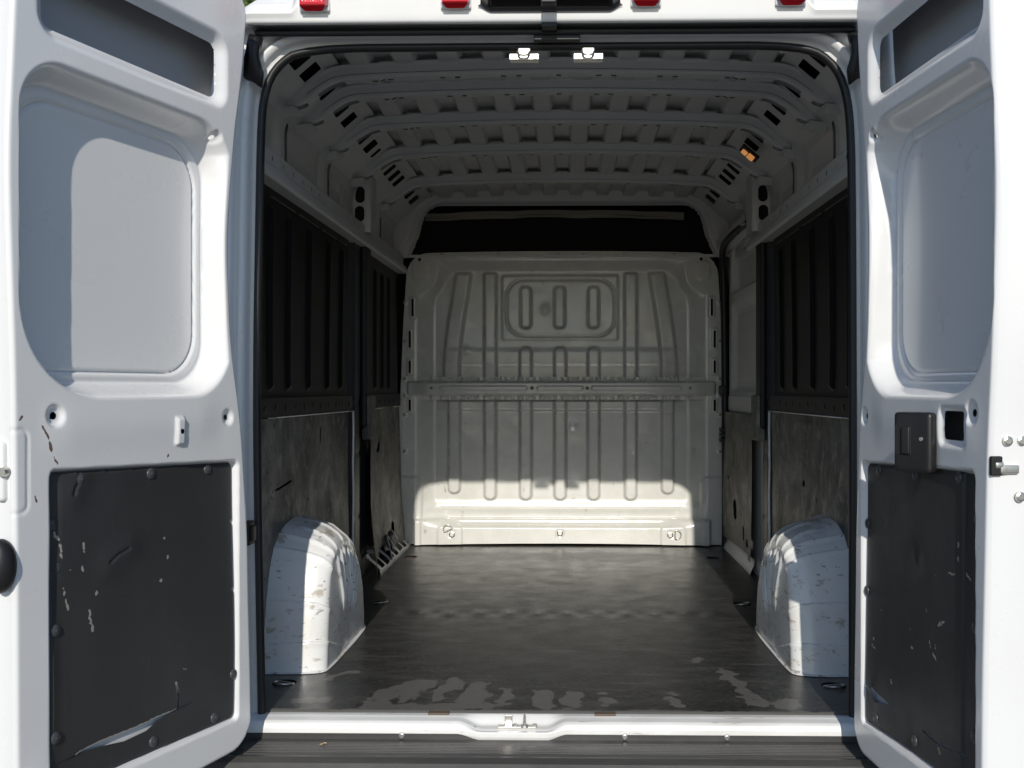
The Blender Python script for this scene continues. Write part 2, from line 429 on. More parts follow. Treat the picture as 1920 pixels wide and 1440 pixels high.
bulkhead = part("bulkhead", me, BULK, VAN, "cream grey pressed steel bulkhead")
def bulk_y(x, z): return BK - float(bulk_h(np.array([[x]]), np.array([[z]]))[0, 0])
# crossbar
def bar_h(x, z):
    h = -0.006 + 0.062 * rec(rr(x, z, -0.86, 0.85, 0.820, 0.908, 0.004), rr(x, z, -0.84, 0.83, 0.838, 0.893, 0.004)) * (0.45 + 0.55 * ss(0.84, 0.72, np.abs(x)))
    for a, b in ((-0.670, -0.186), (-0.138, 0.118), (0.158, 0.652)):
        h += 0.006 * emboss(rr(x, z, a, b, 0.851, 0.880, 0.0145), 0.005)
    tab = (np.sin(x * 2 * np.pi / 0.061) > 0.1) * 0.014 + (np.sin(x * 2 * np.pi / 0.039 + 1) > 0.5) * 0.008
    edge = np.maximum(ss(0.906, 0.911, z), ss(0.823, 0.818, z))
    return h + tab * edge * (np.abs(x) < 0.72)
def bar_hole(x, z):
    s = rr(x, z, -0.862, 0.852, 0.802, 0.928, 0.004) * -1
    for cx, r in ((-0.162, 0.010), (0.138, 0.010), (-0.712, 0.007), (0.698, 0.007)): s = np.minimum(s, circ(x, z, cx, 0.866, r))
    return s
me = grid_mesh("crossbar", lin(-0.868, 0.858, 0.0045), lin(0.798, 0.932, 0.0032), lambda u, v: (u, BK - 0.004 - bar_h(u, v), v), bar_hole)
part("crossbar", me, BULK, bulkhead, loc=(0, 0, 0))
# screws and rings on the bulkhead
def screw_mesh(name, r, h, n=14):
    bm = bmesh.new()
    add_cyl(bm, (0, 0, h * 0.35), (0, 0, 1), r, r * 0.92, h * 0.7, n)
    add_cyl(bm, (0, 0, h * 0.85), (0, 0, 1), r * 0.92, r * 0.55, h * 0.3, n)
    add_cyl(bm, (0, 0, h * 1.0), (0, 0, 1), r * 0.30, r * 0.26, h * 0.12, 8)
    return bm_mesh(name, bm)
SCREW = screw_mesh("screw", 0.0085, 0.005); SCREW.materials.append(STEEL)
RX90 = (math.radians(90), 0, 0)
for sx in (-1, 1):
    for zz in (1.339, 1.124, 0.918, 0.824, 0.72, 0.518):
        part("screw", SCREW, None, bulkhead, loc=(sx * 0.868, bulk_y(sx * 0.868, zz), zz), rot=RX90)
for cx in (-0.66, -0.35, -0.02, 0.12, 0.34, 0.62):
    part("screw", SCREW, None, bulkhead, loc=(cx, bulk_y(cx, 1.600), 1.600), rot=RX90)
BOLT = screw_mesh("bolt", 0.018, 0.008); BOLT.materials.append(ZINC)
for cx, cz in ((-0.01, 0.073), (-0.600, 0.066), (0.590, 0.066)):
    part("bolt", BOLT, None, bulkhead, loc=(cx, bulk_y(cx, cz), cz), rot=RX90)
def ring_mesh(name, w, h, r):
    a = np.linspace(0, np.pi, 14)
    p = [(w * math.cos(t), 0, h * math.sin(t)) for t in a] + [(-w, 0, -0.2 * h), (0, 0, -0.25 * h), (w, 0, -0.2 * h), (w, 0, 0)]
    return tube_mesh(name, resample(p, 36), r, 8)
DRING = ring_mesh("d_ring", 0.024, 0.026, 0.0032); DRING.materials.append(ZINC)
part("d_ring", DRING, None, bulkhead, loc=(-0.622, bulk_y(-0.622, 0.09) - 0.006, 0.095), rot=(0, math.radians(-25), 0))
part("d_ring", DRING, None, bulkhead, loc=(0.622, bulk_y(0.622, 0.07) - 0.006, 0.068), rot=(0, math.radians(90), 0))

# space above the bulkhead: front bow, headliner ------------------------------------
def bow_hole(x, z):
    hw = np.interp(z, [1.60, 1.70, 1.78, 1.85, 1.9], [0.83, 0.785, 0.765, 0.74, 0.70])
    k = x / hw
    op = np.maximum(rr(k * 0.8, z, -0.8, 0.8, 1.4, 1.868, 0.07), 1.60 - z)
    return op
me = grid_mesh("front_bow", lin(-0.99, 0.99, 0.008), lin(1.585, 1.97, 0.008),
               lambda u, v: (u, 2.79 + 0.02 * ss(0.0, 0.03, bow_hole(u, v)) - 0.03 * ss(0.03, 0.07, bow_hole(u, v)), v), bow_hole)
part("front_bow", me, INNER, VAN)
bm = bmesh.new(); add_box(bm, (0, 2.96, 1.70), (1.7, 0.03, 0.34), 0.01)
hl = part("headliner", bm_mesh("headliner", bm), FABRIC, VAN)
def ol(u, v):
    return (u, 2.88 + 0.012 * np.sin(u * 11) * (v < 1.815), v + 0.02 * (1 - (u / 0.75) ** 2) - 0.004 * np.maximum(0, np.sin(u * 17)))
me = grid_mesh("headliner_trim", lin(-0.765, 0.68, 0.01), lin(1.800, 1.842, 0.004), ol)
part("headliner_trim", me, OLIVE, hl, loc=(0, 0, 0))

# roof -----------------------------------------------------------------------------
def roof_z(x): return 1.925 + 0.018 * (1 - (x / 0.75) ** 2)
def corr(x):
    t = (x / 0.144 + 0.25) % 1.0
    return 0.028 * (ss(0.02, 0.09, t) - ss(0.50, 0.57, t))
me = grid_mesh("roof_panel", lin(-0.755, 0.755, 0.006), lin(-0.01, 2.82, 0.05),
               lambda u, v: (u, v, roof_z(u) + corr(u) - 0.018))
part("roof_panel", me, INNER, VAN)
for s in (-1, 1):                                      # slanted panels between roof and sides, with square openings
    bays = ((0.02, 0.55), (0.64, 0.77), (0.86, 1.14), (1.24, 1.62), (1.73, 2.22), (2.33, 2.75))
    def cant_hole(u, v, bays=bays):
        h = np.full(u.shape, 9.0)
        for yc, hw, hv in ((0.375, .036, .034), (0.490, .034, .034), (0.715, .018, .032), (0.93, .022, .030), (1.05, .036, .032), (1.33, .022, .030), (1.455, .040, .032),
                           (1.57, .016, .026), (1.80, .022, .034), (1.90, .028, .034), (2.02, .034, .034), (2.14, .034, .034), (2.47, .034, .030), (2.62, .040, .030)):
            h = np.minimum(h, rr(u, v, yc - hw, yc + hw, 0.178 - hv, 0.178 + hv, 0.003))
        return h
    def cant(u, v, s=s):
        x = 0.905 - np.clip(v, 0, 0.06) * 0.4 - np.clip(v - 0.06, 0, 0.17) * 0.78
        z = 1.765 + np.clip(v, 0, 0.06) * 0.45 + np.clip(v - 0.06, 0, 0.17) * 0.66 + np.clip(v - 0.23, 0, 1) * 0.3
        x = x - np.clip(v - 0.23, 0, 1) * 0.9
        return (s * (x + 0.006 * ss(0.10, 0.0, v)), u, z)
    me = grid_mesh("cant_panel", lin(0.0, 2.80, 0.008), lin(0.0, 0.27, 0.006), cant, cant_hole)
    cp = part("cant_panel", me, INNER, VAN)
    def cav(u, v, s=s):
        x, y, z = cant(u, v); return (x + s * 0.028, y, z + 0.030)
    part("shade_sheet", grid_mesh("shade_sheet", lin(0.02, 2.78, 0.1), lin(0.02, 0.235, 0.02), cav), DARK, cp, loc=(0, 0, 0))  # added dark sheet so the square openings read as shaded
# bow ribs
half = [(-0.905, 1.782), (-0.868, 1.785), (-0.840, 1.790), (-0.815, 1.808), (-0.775, 1.838), (-0.735, 1.862), (-0.70, 1.870), (-0.60, 1.875), (-0.3, 1.884), (0, 1.888)]
path = smooth_pts(half + [(-x, z) for x, z in half[-2::-1]], 360, 2)
T = np.gradient(path, axis=0); T /= np.linalg.norm(T, axis=1)[:, None]
NRM = np.stack([-T[:, 1], T[:, 0]], 1)                  # upwards
arc = np.r_[0, np.cumsum(np.linalg.norm(np.diff(path, axis=0), axis=1))]; TOT = arc[-1]
sec = resample([(-0.044, 0.044), (-0.0310, 0.041), (-0.0265, 0.004), (-0.0225, 0.0), (0.0225, 0.0), (0.0265, 0.004), (0.0310, 0.041), (0.044, 0.044)], 46)
secl = np.r_[0, np.cumsum(np.linalg.norm(np.diff(sec, axis=0), axis=1))]
def rib_pos(u, v):
    px = np.interp(u, arc, path[:, 0]); pz = np.interp(u, arc, path[:, 1])
    nx = np.interp(u, arc, NRM[:, 0]); nz = np.interp(u, arc, NRM[:, 1])
    sy = np.interp(v, secl, sec[:, 0]); sh = np.interp(v, secl, sec[:, 1])
    step = 0.0035 * ss(0.575, 0.579, np.abs(u - TOT / 2))
    sh = sh - step
    thin = 0.35 + 0.65 * ss(0.0, 0.10, np.minimum(u, TOT - u))
    return (px + nx * sh * thin, sy, pz + nz * sh * thin)
VM = secl[-1] / 2
def rib_hole(u, v):
    c = u - TOT / 2
    h = np.full(u.shape, 9.0)
    for x0 in (0.0,): h = np.minimum(h, rr(c, v, -0.008, 0.008, VM - 0.006, VM + 0.008, 0.001))
    for x0 in (0.13, 0.18, 0.33, 0.38, 0.55, 0.575, 0.60):
        for s in (-1, 1): h = np.minimum(h, rr(c, v, s * x0 - 0.009, s * x0 + 0.009, VM - 0.004, VM + 0.010, 0.001))
    for s in (-1, 1):
        h = np.minimum(h, rr(c, v, min(s * 0.70, s * 0.80), max(s * 0.70, s * 0.80), VM - 0.012, VM + 0.023, 0.012))
        h = np.minimum(h, rr(c, v, min(s * 0.845, s * 0.92), max(s * 0.845, s * 0.92), VM - 0.012, VM + 0.022, 0.012))
    return h
RIB = grid_mesh("roof_rib", lin(0, TOT, 0.005), lin(0, secl[-1], 0.0036), rib_pos, rib_hole); RIB.materials.append(INNER)
def rib_shade(u, v):
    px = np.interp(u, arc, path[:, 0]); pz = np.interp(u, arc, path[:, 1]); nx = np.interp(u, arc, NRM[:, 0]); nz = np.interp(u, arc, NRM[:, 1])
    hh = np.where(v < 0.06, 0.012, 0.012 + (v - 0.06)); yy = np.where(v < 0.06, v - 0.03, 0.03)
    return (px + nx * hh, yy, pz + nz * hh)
RIB_SHADE = grid_mesh("shade_sheet", lin(0.10, TOT - 0.10, 0.02), np.r_[np.linspace(0, 0.06, 4), np.linspace(0.065, 0.10, 4)], rib_shade); RIB_SHADE.materials.append(DARK)  # added dark sheet inside each rib: painted shade for holes and slots
bm = bmesh.new(); add_box(bm, (0, 0, 0), (0.062, 0.100, 0.006), 0.002); add_box(bm, (0, -0.055, -0.014), (0.055, 0.005, 0.034), 0.002)
BRACKET = bm_mesh("rib_bracket", bm); BRACKET.materials.append(INNER)
for y in (0.590, 0.795, 1.19, 1.675, 2.275):
    rb = part("roof_rib", RIB, None, VAN, loc=at((0, y, 0)))
    part("shade_sheet", RIB_SHADE, None, rb, loc=(0, 0, 0))
    for s in (-1, 1):
        part("rib_bracket", BRACKET, None, rb, loc=(s * 0.884, 0.012, 1.773), rot=(0, math.radians(8 * s), 0))

# side walls ----------------------------------------------------------------------
def wall_sheet(name, s, y0, y1, z0, z1, xin, m, parent, rel=None, hole=None, step=0.01, label=None, lean=0.0):
    """a sheet along the side: rel(y, z) pushes it towards the cargo space"""
    f = (lambda u, v: (s * (xin + lean * (z1 - v) - (rel(u, v) if rel else 0)), u, v))
    me = grid_mesh(name, lin(y0, y1, step), lin(z0, z1, step), f, hole)
    return part(name, me, m, parent, label, loc=None if parent is VAN else (0, 0, 0))
RAILSCREW = screw_mesh("liner_screw", 0.010, 0.004, 10); RAILSCREW.materials.append(PLASTIC)
for s in (-1, 1):
    side_top = wall_sheet("upper_side_panel", s, 0.04, 2.80, 1.56, 1.80, 0.925, INNER, VAN, step=0.012,
        rel=lambda u, v: 0.02 * ss(1.70, 1.80, v)
            + 0.022 * sum(emboss(np.abs(u - yc) - 0.062, 0.012) for yc in (0.60, 1.18, 2.27))
            - 0.008 * emboss(rr(u, v, 0.72, 1.06, 1.60, 1.76, 0.03), 0.012) - 0.008 * emboss(rr(u, v, 1.30, 1.55, 1.60, 1.76, 0.03), 0.012)
            + (0.006 * np.sin(u * 60) * (u > 2.35) if s < 0 else 0),
        hole=lambda u, v: np.minimum(np.minimum(rr(u, v, 0.603, 0.632, 1.60, 1.74, 0.012), rr(u, v, 1.183, 1.212, 1.60, 1.74, 0.012)), rr(u, v, 2.27, 2.298, 1.60, 1.72, 0.012)))
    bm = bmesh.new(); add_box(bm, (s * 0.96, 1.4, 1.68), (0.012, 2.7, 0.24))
    part("shade_sheet", bm_mesh("shade_sheet", bm), DARK, side_top, loc=(0, 0, 0))  # added dark sheet, painted shade behind the slots
    # pillar plate with two oval holes
    me = grid_mesh("pillar_plate", lin(0.72, 0.955, 0.003), lin(1.56, 1.83, 0.0035),
        lambda u, v: (s * (np.maximum(u, 0.852) - 0.006 * ss(0.865, 0.852, u)), 1.745 + np.maximum(0.852 - u, 0) + 0.008 * ss(0.862, 0.850, u), v),
        lambda u, v: np.minimum(rr(u, v, 0.872, 0.914, 1.690, 1.762, 0.021), rr(u, v, 0.874, 0.916, 1.606, 1.676, 0.021)))
    pp = part("pillar_plate", me, INNER, VAN)
    bm = bmesh.new(); add_box(bm, (s * 0.915, 1.78, 1.69), (0.09, 0.01, 0.22)); part("shade_sheet", bm_mesh("shade_sheet", bm), DARK, pp, loc=(0, 0, 0))  # added dark sheet, painted shade behind the oval holes
    # horizontal rail
    y_end = 2.79 if s < 0 else 1.93
    prof_r = resample([(0.925, 1.600), (0.880, 1.598), (0.872, 1.590), (0.872, 1.545), (0.868, 1.538), (0.858, 1.534), (0.853, 1.505), (0.858, 1.496), (0.92, 1.494)], 34)
    pl = np.r_[0, np.cumsum(np.linalg.norm(np.diff(prof_r, axis=0), axis=1))]
    def rail_pos(u, v): return (s * np.interp(v, pl, prof_r[:, 0]), u, np.interp(v, pl, prof_r[:, 1]))
    def rail_hole(u, v):
        c = (u - 0.08) % 0.115 - 0.0575
        return rr(c, v, -0.0035, 0.0035, 0.072, 0.088, 0.002)
    me = grid_mesh("side_rail", lin(0.03, y_end, 0.0035), lin(0, pl[-1], 0.004), rail_pos, rail_hole)
    part("side_rail", me, INNER, VAN)
    # liners of the rear bay
    ribs_y = (0.46, 0.66, 0.92, 1.20, 1.42)
    def up_rel(u, v):
        h = 0.0
        for yc in ribs_y: h = h + 0.012 * emboss(np.maximum(np.abs(u - yc) - 0.020, np.maximum(0.86 - v, v - 1.44)), 0.010)
        return h + 0.004 * np.sin(v * 4 + u)
    wall_sheet("upper_liner", s, 0.04, 1.56, 0.830, 1.496, 0.905, LINER, VAN, up_rel, step=0.006, label="black ribbed upper wall liner")
    for a_, b_ in ((0.42, 0.70), (0.74, 1.02), (1.07, 1.30), (1.34, 1.48)):
        part("liner_bead", tube_mesh("liner_bead", [(s * 0.893, a_ + (b_ - a_) * k / 5, 1.462) for k in range(6)], 0.0022, 6), BUMP, VAN)
    strip = wall_sheet("liner_strip", s, 0.04, 1.55, 0.776, 0.835, 0.884, LINER, VAN, step=0.02)
    for k in range(13):
        part("liner_screw", RAILSCREW, None, strip, loc=(s * 0.884, 0.10 + k * 0.115, 0.800 + 0.006 * (k % 2)), rot=(0, math.radians(-90 * s), 0))
    me = tube_mesh("edge_trim", [(s * 0.882, 0.36 + 0.1 * k, 0.7735 - 0.0004 * k) for k in range(13)], 0.0022, 8)
    part("edge_trim", me, WHITE, strip, "pale bright edge strip", loc=(0, 0, 0))
    def low_rel(u, v, s=s):
        return 0.008 * np.sin(u * 3.1 + v * 2.3 + s) + 0.004 * np.sin(u * 9 + v * 5)
    def low_hole(u, v, s=s):
        a = np.minimum(rr(u, v, 1.05, 1.065, 0.66, 0.72, 0.006), seg(u, v, (0.44, 0.545), (0.62, 0.560)) - 0.004)
        if s > 0: a = np.minimum(rr(u, v, 1.02, 1.05, 0.50, 0.525, 0.01), circ(u, v, 0.8, 0.62, 0.006))
        a = np.minimum(a, circ(u, v, 0.86, 0.47, 0.008))
        for k in range(12): a = np.minimum(a, rr(u, v, 0.20 + k * 0.11, 0.207 + k * 0.11, 0.738, 0.756, 0.003))
        return a
    wall_sheet("lower_liner", s, 0.04, 1.55, 0.0, 0.772, 0.894, BOARD, VAN, low_rel, low_hole, step=0.0075, label="worn scuffed grey black lower wall liner")
    # backing skin of the wall
    wall_sheet("side_skin", s, 0.04, 1.80 if s > 0 else 2.80, 0.0, 1.56, 0.93, CHANNEL, VAN, step=0.1)
    # pillar between the two bays
    pil = wall_sheet("wall_pillar", s, 1.56, 1.96 if s < 0 else 1.79, 0.0, 1.50, 0.925, CHANNEL, VAN, step=0.012,
        rel=lambda u, v: 0.035 * emboss(rr(u, v, 1.60, 1.74, -1, 2, 0.02), 0.02) + 0.020 * ss(1.76, 1.78, u) * 0.6
            - 0.006 * (groove(v - 0.30, 0.008) + groove(v - 0.58, 0.008) + groove(v - 0.80, 0.008)))
    me = tube_mesh("edge_trim", [(s * 0.884, 1.562 + 0.004 * math.sin(k), 0.05 + 0.045 * k) for k in range(17)], 0.005, 8)
    part("edge_trim", me, WHITE, pil, "pale bright edge strip", loc=(0, 0, 0))
    # cover over the pillar, front edge
    bm = bmesh.new()
    add_box(bm, (s * 0.880, 1.80 if s < 0 else 1.71, 1.10), (0.03, 0.12, 0.82), 0.012)
    part("pillar_cover", bm_mesh("pillar_cover", bm), LINER, VAN, "black plastic pillar cover")
    bm = bmesh.new()
    add_box(bm, (s * 0.870, 1.83 if s < 0 else 1.74, 0.735), (0.036, 0.14, 0.20), 0.008)
    part("pillar_bracket", bm_mesh("pillar_bracket", bm), BOARD, VAN)
    # front bay
    fx = 0.885 if s < 0 else 0.882
    def fr_hole(u, v, s=s):
        if s < 0:
            a = np.maximum(rr(u, v, 2.10, 2.16, 0.56, 0.64, 0.0), -(v - (0.56 + (u - 2.10) * 1.33)) * -1)
            a = np.minimum(a, circ(u, v, 2.45, 0.145, 0.035)); a = np.minimum(a, circ(u, v, 2.36, 0.115, 0.028))
            a = np.minimum(a, np.maximum(rr(u, v, 1.9, 2.42, -0.1, 0.10, 0.01), v - 0.10 + 0.05 * np.sin(u * 31)))
            return a
        a = np.minimum(rr(u, v, 2.36, 2.43, 0.20, 0.30, 0.03), rr(u, v, 2.20, 2.23, 0.12, 0.19, 0.01))
        a = np.minimum(a, rr(u, v, 2.08, 2.15, 0.10, 0.14, 0.01)); a = np.minimum(a, circ(u, v, 2.55, 0.40, 0.012))
        return a
    wall_sheet("front_lower_liner", s, 1.88, 2.745, 0.0 if s < 0 else 0.07, 0.775 if s < 0 else 0.74, fx, BOARD, VAN,
               lambda u, v: 0.010 * np.sin(u * 5 + v * 3) + 0.022 * ss(2.02, 1.96, u) + 0.02 * ss(0.35, 0.0, v) * (s < 0), fr_hole, 0.0075,
               label="torn scuffed lower wall liner by the bulkhead")
    if s < 0:
        def fu(u, v):
            h = 0.0
            for yc in (2.12, 2.30, 2.48): h = h + 0.012 * emboss(np.maximum(np.abs(u - yc) - 0.03, np.maximum(0.86 - v, v - 1.44)), 0.012)
            return h
        wall_sheet("front_upper_liner", s, 1.93, 2.76, 0.830, 1.496, 0.900, LINER, VAN, fu, step=0.008, label="black ribbed upper wall liner")
        strip = wall_sheet("liner_strip", s, 1.93, 2.75, 0.77, 0.835, 0.882, LINER, VAN, step=0.02)
        for k in range(6): part("liner_screw", RAILSCREW, None, strip, loc=(s * 0.882, 2.02 + k * 0.13, 0.80), rot=(0, math.radians(90), 0))
        me = tube_mesh("edge_trim", [(s * 0.880, 2.0 + 0.08 * k, 0.768) for k in range(10)], 0.003, 8)
        part("edge_trim", me, WHITE, strip, "pale bright edge strip", loc=(0, 0, 0))
        wall_sheet("front_post", s, 2.735, 2.80, 0.0, 0.80, 0.892, INNER, VAN, lambda u, v: 0.012 * ss(2.755, 2.765, u), None, 0.008)
# broken sill with cut-outs low at the left front
def sill_pos(u, v): return (-0.905 + 0.075 * ss(0, 0.085, v) + 0.01 * np.sin(u * 40) * (v < 0.02), u, 0.098 - v * 1.05 + 0.004 * np.sin(u * 23))
def sill_hole(u, v):
    c = (u - 1.93) % 0.125
    return rr(c, v, 0.028, 0.115, 0.018, 0.072, 0.006)
me = grid_mesh("perforated_sill", lin(1.90, 2.78, 0.006), lin(0, 0.094, 0.005), sill_pos, sill_hole)
ps = part("perforated_sill", me, INNER, VAN, "bare metal floor edge with square cut-outs, broken and bent")
bm = bmesh.new()
for c, s_, e in (((-0.862, 2.30, 0.105), (0.004, 0.13, 0.07), (0.2, -0.5, 0.4)), ((-0.85, 2.24, 0.07), (0.004, 0.05, 0.12), (-0.5, -0.3, 0.2)), ((-0.86, 2.42, 0.12), (0.004, 0.10, 0.05), (0.6, -0.4, 0.5))):
    add_box(bm, c, s_, 0.001, 1, rot=Matrix.Rotation(e[0], 3, 'X') @ Matrix.Rotation(e[1], 3, 'Y') @ Matrix.Rotation(e[2], 3, 'Z'))
part("bent_tab", bm_mesh("bent_tab", bm), INNER, ps, loc=(0, 0, 0))

# sliding door on the right ---------------------------------------------------------
def sd_rel(u, v):
    h = 0.03 - 0.03 * rec(rr(u, v, 1.86, 2.66, 0.83, 1.32, 0.06), rr(u, v, 1.90, 2.62, 0.88, 1.27, 0.06))
    h = h - 0.045 * rec(rr(u, v, 1.90, 2.66, 1.365, 1.62, 0.03), rr(u, v, 1.92, 2.64, 1.385, 1.60, 0.03))
    h = h - 0.003 * groove(rr(u, v, 1.94, 2.58, 0.90, 1.25, 0.05), 0.006)
    return h
sdoor = wall_sheet("sliding_door", 1, 1.80, 2.72, 0.0, 1.66, 0.935, INNER, VAN, sd_rel, None, 0.008, label="closed sliding side door")
bm = bmesh.new(); add_box(bm, (0.912, 2.26, 0.785), (0.03, 0.88, 0.085), 0.008)
part("door_rail", bm_mesh("door_rail", bm), INNER, sdoor, loc=(0, 0, 0))
p_ = [(0.885, 2.735, 0.0), (0.885, 2.735, 0.9), (0.875, 2.725, 1.45), (0.865, 2.705, 1.56), (0.855, 2.62, 1.62), (0.852, 2.3, 1.63), (0.862, 2.0, 1.635), (0.885, 1.80, 1.62)]
part("door_seal", tube_mesh("door_seal", smooth_pts(p_, 120), 0.018, 10), RUBBER, VAN, "black rubber seal round the sliding door opening")
def sr(u, v): return (0.895 - 0.05 * ss(0, 0.03, v), u, 1.60 + v)
me = grid_mesh("door_header", lin(1.94, 2.79, 0.008), lin(0, 0.07, 0.005), sr, lambda u, v: rr((u - 1.9) % 0.14, v, 0.05, 0.08, 0.028, 0.036, 0.002))
part("door_header", me, INNER, VAN)
bm = bmesh.new()
for k in range(3): add_box(bm, (0.875, 2.715, 0.585 + 0.028 * k), (0.045, 0.05, 0.022), 0.004)
part("latch_catch", bm_mesh("latch_catch", bm), PLASTIC, VAN)
bm = bmesh.new(); add_box(bm, (0.865, 2.72, 0.855), (0.03, 0.04, 0.05), 0.006); part("door_stop", bm_mesh("door_stop", bm), PLASTIC, VAN)
wall_sheet("door_sill", 1, 1.95, 2.78, 0.0, 0.075, 0.895, INNER, VAN, lambda u, v: 0.02 * ss(0.06, 0.0, v), None, 0.01)

# wheel arches -----------------------------------------------------------------------
def arch_profile(n):
    pts = [(0.335, 0.0), (0.350, 0.10), (0.385, 0.26), (0.420, 0.355), (0.495, 0.418), (0.60, 0.442), (0.78, 0.440), (0.95, 0.40), (1.09, 0.30), (1.17, 0.16), (1.20, 0.0)]
    return smooth_pts(pts, n, 3)
NA = 260
PW = arch_profile(NA)
PI_ = smooth_pts([(0.345, 0.0), (0.362, 0.12), (0.392, 0.27), (0.420, 0.340), (0.49, 0.371), (0.62, 0.368), (0.75, 0.325), (0.86, 0.25), (0.935, 0.155), (0.955, 0.07), (0.960, 0.0)], NA, 3)
tt = np.linspace(0, 1, NA)
for s in (-1, 1):
    rows = []
    xs = np.r_[np.linspace(0.915, 0.785, 24), 0.785 - 0.077 * np.sin(np.linspace(0.04, 1, 22) * np.pi / 2)]
    for i, x in enumerate(xs):
        q = min(1.0, max(0.0, (0.785 - x) / 0.077)); f = (0.915 - x) / 0.207
        P_ = PW + (PI_ - PW) * (0.72 * f + 0.28 * (1 - math.sqrt(max(0, 1 - q * q))) * (x < 0.785))
        if x < 0.785: P_ = P_ * np.array([1, 1 - 0.055 * (1 - math.sqrt(max(0, 1 - q * q)))])
        if x < 0.785: P_[:, 0] = 0.66 + (P_[:, 0] - 0.66) * (1 - 0.13 * (1 - math.sqrt(max(0, 1 - q * q))))
        y, z = P_[:, 0].copy(), P_[:, 1].copy()
        d = np.zeros(NA)
        for tc, w in ((0.27, 0.006), (0.315, 0.005), (0.15, 0.004), (0.055, 0.004)): d += 0.0085 * np.exp(-((tt - tc - (0.915 - x) * 0.10) / w) ** 2)
        for tc in (0.38, 0.47, 0.57, 0.67): d += 0.006 * np.exp(-((tt - tc) / 0.008) ** 2) * ss(0.86, 0.80, x)
        d = d + 0.004 * vnoise(tt * 9, np.full(NA, x * 20), 1.0, 5 + s, 3)
        rows.append(np.stack([np.full(NA, s * (x - 0.5 * d)), y, z + d * np.clip(z / 0.05, 0, 1)], 1))
    # inner side: rows shrink towards the middle, almost flat, with radiating creases
    y1, z1 = rows[-1][:, 1].copy(), rows[-1][:, 2].copy()
    xe = xs[-1]
    for k, f in enumerate(np.linspace(0.97, 0.0, 46)):
        d = np.zeros(NA)
        for tc in (0.36, 0.42, 0.46, 0.53, 0.58, 0.66, 0.72): d += 0.010 * np.exp(-((tt - tc) / 0.006) ** 2) * ss(0.35, 0.6, f) * ss(1.0, 0.96, f)
        yy = 0.66 + (y1 - 0.66) * f
        rows.append(np.stack([np.full(NA, s * (xe - d + 0.0 * f - 0.004 * math.sin(f * math.pi))), yy, z1 * f], 1))
    # floor flange
    arch = part("wheel_arch", loft_mesh("wheel_arch", rows), ARCH, VAN, "scuffed white wheel arch, " + ("left" if s < 0 else "right") + " side")
    fl = []
    for off, zz in ((0.008, 0.010), (0.0, 0.006), (-0.009, 0.004)):
        base = smooth_pts([(0.90, 0.335), (0.80, 0.335), (0.722, 0.345), (0.703, 0.38), (0.702, 0.7), (0.703, 0.90), (0.715, 0.955), (0.80, 1.08), (0.90, 1.20)], 90, 2)
        cen = np.array([0.90, 0.77]); dirv = base - cen; dirv /= np.linalg.norm(dirv, axis=1)[:, None]
        b2 = base - dirv * off
        fl.append(np.stack([s * b2[:, 0], b2[:, 1], np.full(90, zz)], 1))
    part("flange", loft_mesh("flange", fl), ARCH, arch, loc=(0, 0, 0))

# rear frame, seals ----------------------------------------------------------------------
OPEN = [(-0.782, -0.03), (-0.790, 0.4), (-0.797, 0.85), (-0.789, 1.334), (-0.785, 1.548), (-0.778, 1.648), (-0.749, 1.719), (-0.677, 1.766), (-0.3, 1.767), (0, 1.767),
        (0.3, 1.767), (0.652, 1.767), (0.729, 1.722), (0.760, 1.648), (0.771, 1.548), (0.774, 1.334), (0.776, 0.85), (0.776, 0.4), (0.776, -0.03)]
OP = smooth_pts(OPEN, 220, 2)
To = np.gradient(OP, axis=0); To /= np.linalg.norm(To, axis=1)[:, None]
NO = np.stack([-To[:, 1], To[:, 0]], 1)                  # outward
def sweep(name, prof, m, label=None, parent=None, sl=slice(None)):
    rings = [[(OP[i, 0] + NO[i, 0] * o, y, OP[i, 1] + NO[i, 1] * o) for o, y in prof] for i in range(len(OP))[sl]]
    return part(name, loft_mesh(name, rings), m, parent or VAN, label, loc=None if parent is None else (0, 0, 0))
fr = sweep("rear_frame", resample([(0.05, 0.10), (0.024, 0.03), (0.012, 0.012), (0.014, -0.002), (0.026, -0.002), (0.031, -0.006), (0.034, -0.022), (0.040, -0.030), (0.050, -0.034),
            (0.056, -0.022), (0.066, -0.020), (0.071, -0.036), (0.085, -0.040), (0.092, -0.028), (0.13, -0.032), (0.20, 0.02), (0.22, 0.08)], 60), WHITE, "white painted rear door frame")
a = np.linspace(0, 2 * np.pi, 13)
sweep("door_seal", [(0.007 + 0.0105 * math.cos(t), -0.004 + 0.014 * math.sin(t)) for t in a], RUBBER, "black rubber seal round the rear opening")
me = tube_mesh("header_seal", [(x, -0.052, 1.797) for x in np.linspace(-0.79, 0.775, 40)], 0.009, 10)
part("header_seal", me, RUBBER, VAN)
me = loft_mesh("header_channel", [[(x, y, z) for y, z in ((-0.09, 1.803), (-0.075, 1.812), (-0.06, 1.809), (-0.045, 1.806), (-0.02, 1.80))] for x in np.linspace(-0.80, 0.79, 40)])
part("header_channel", me, STEEL, VAN)
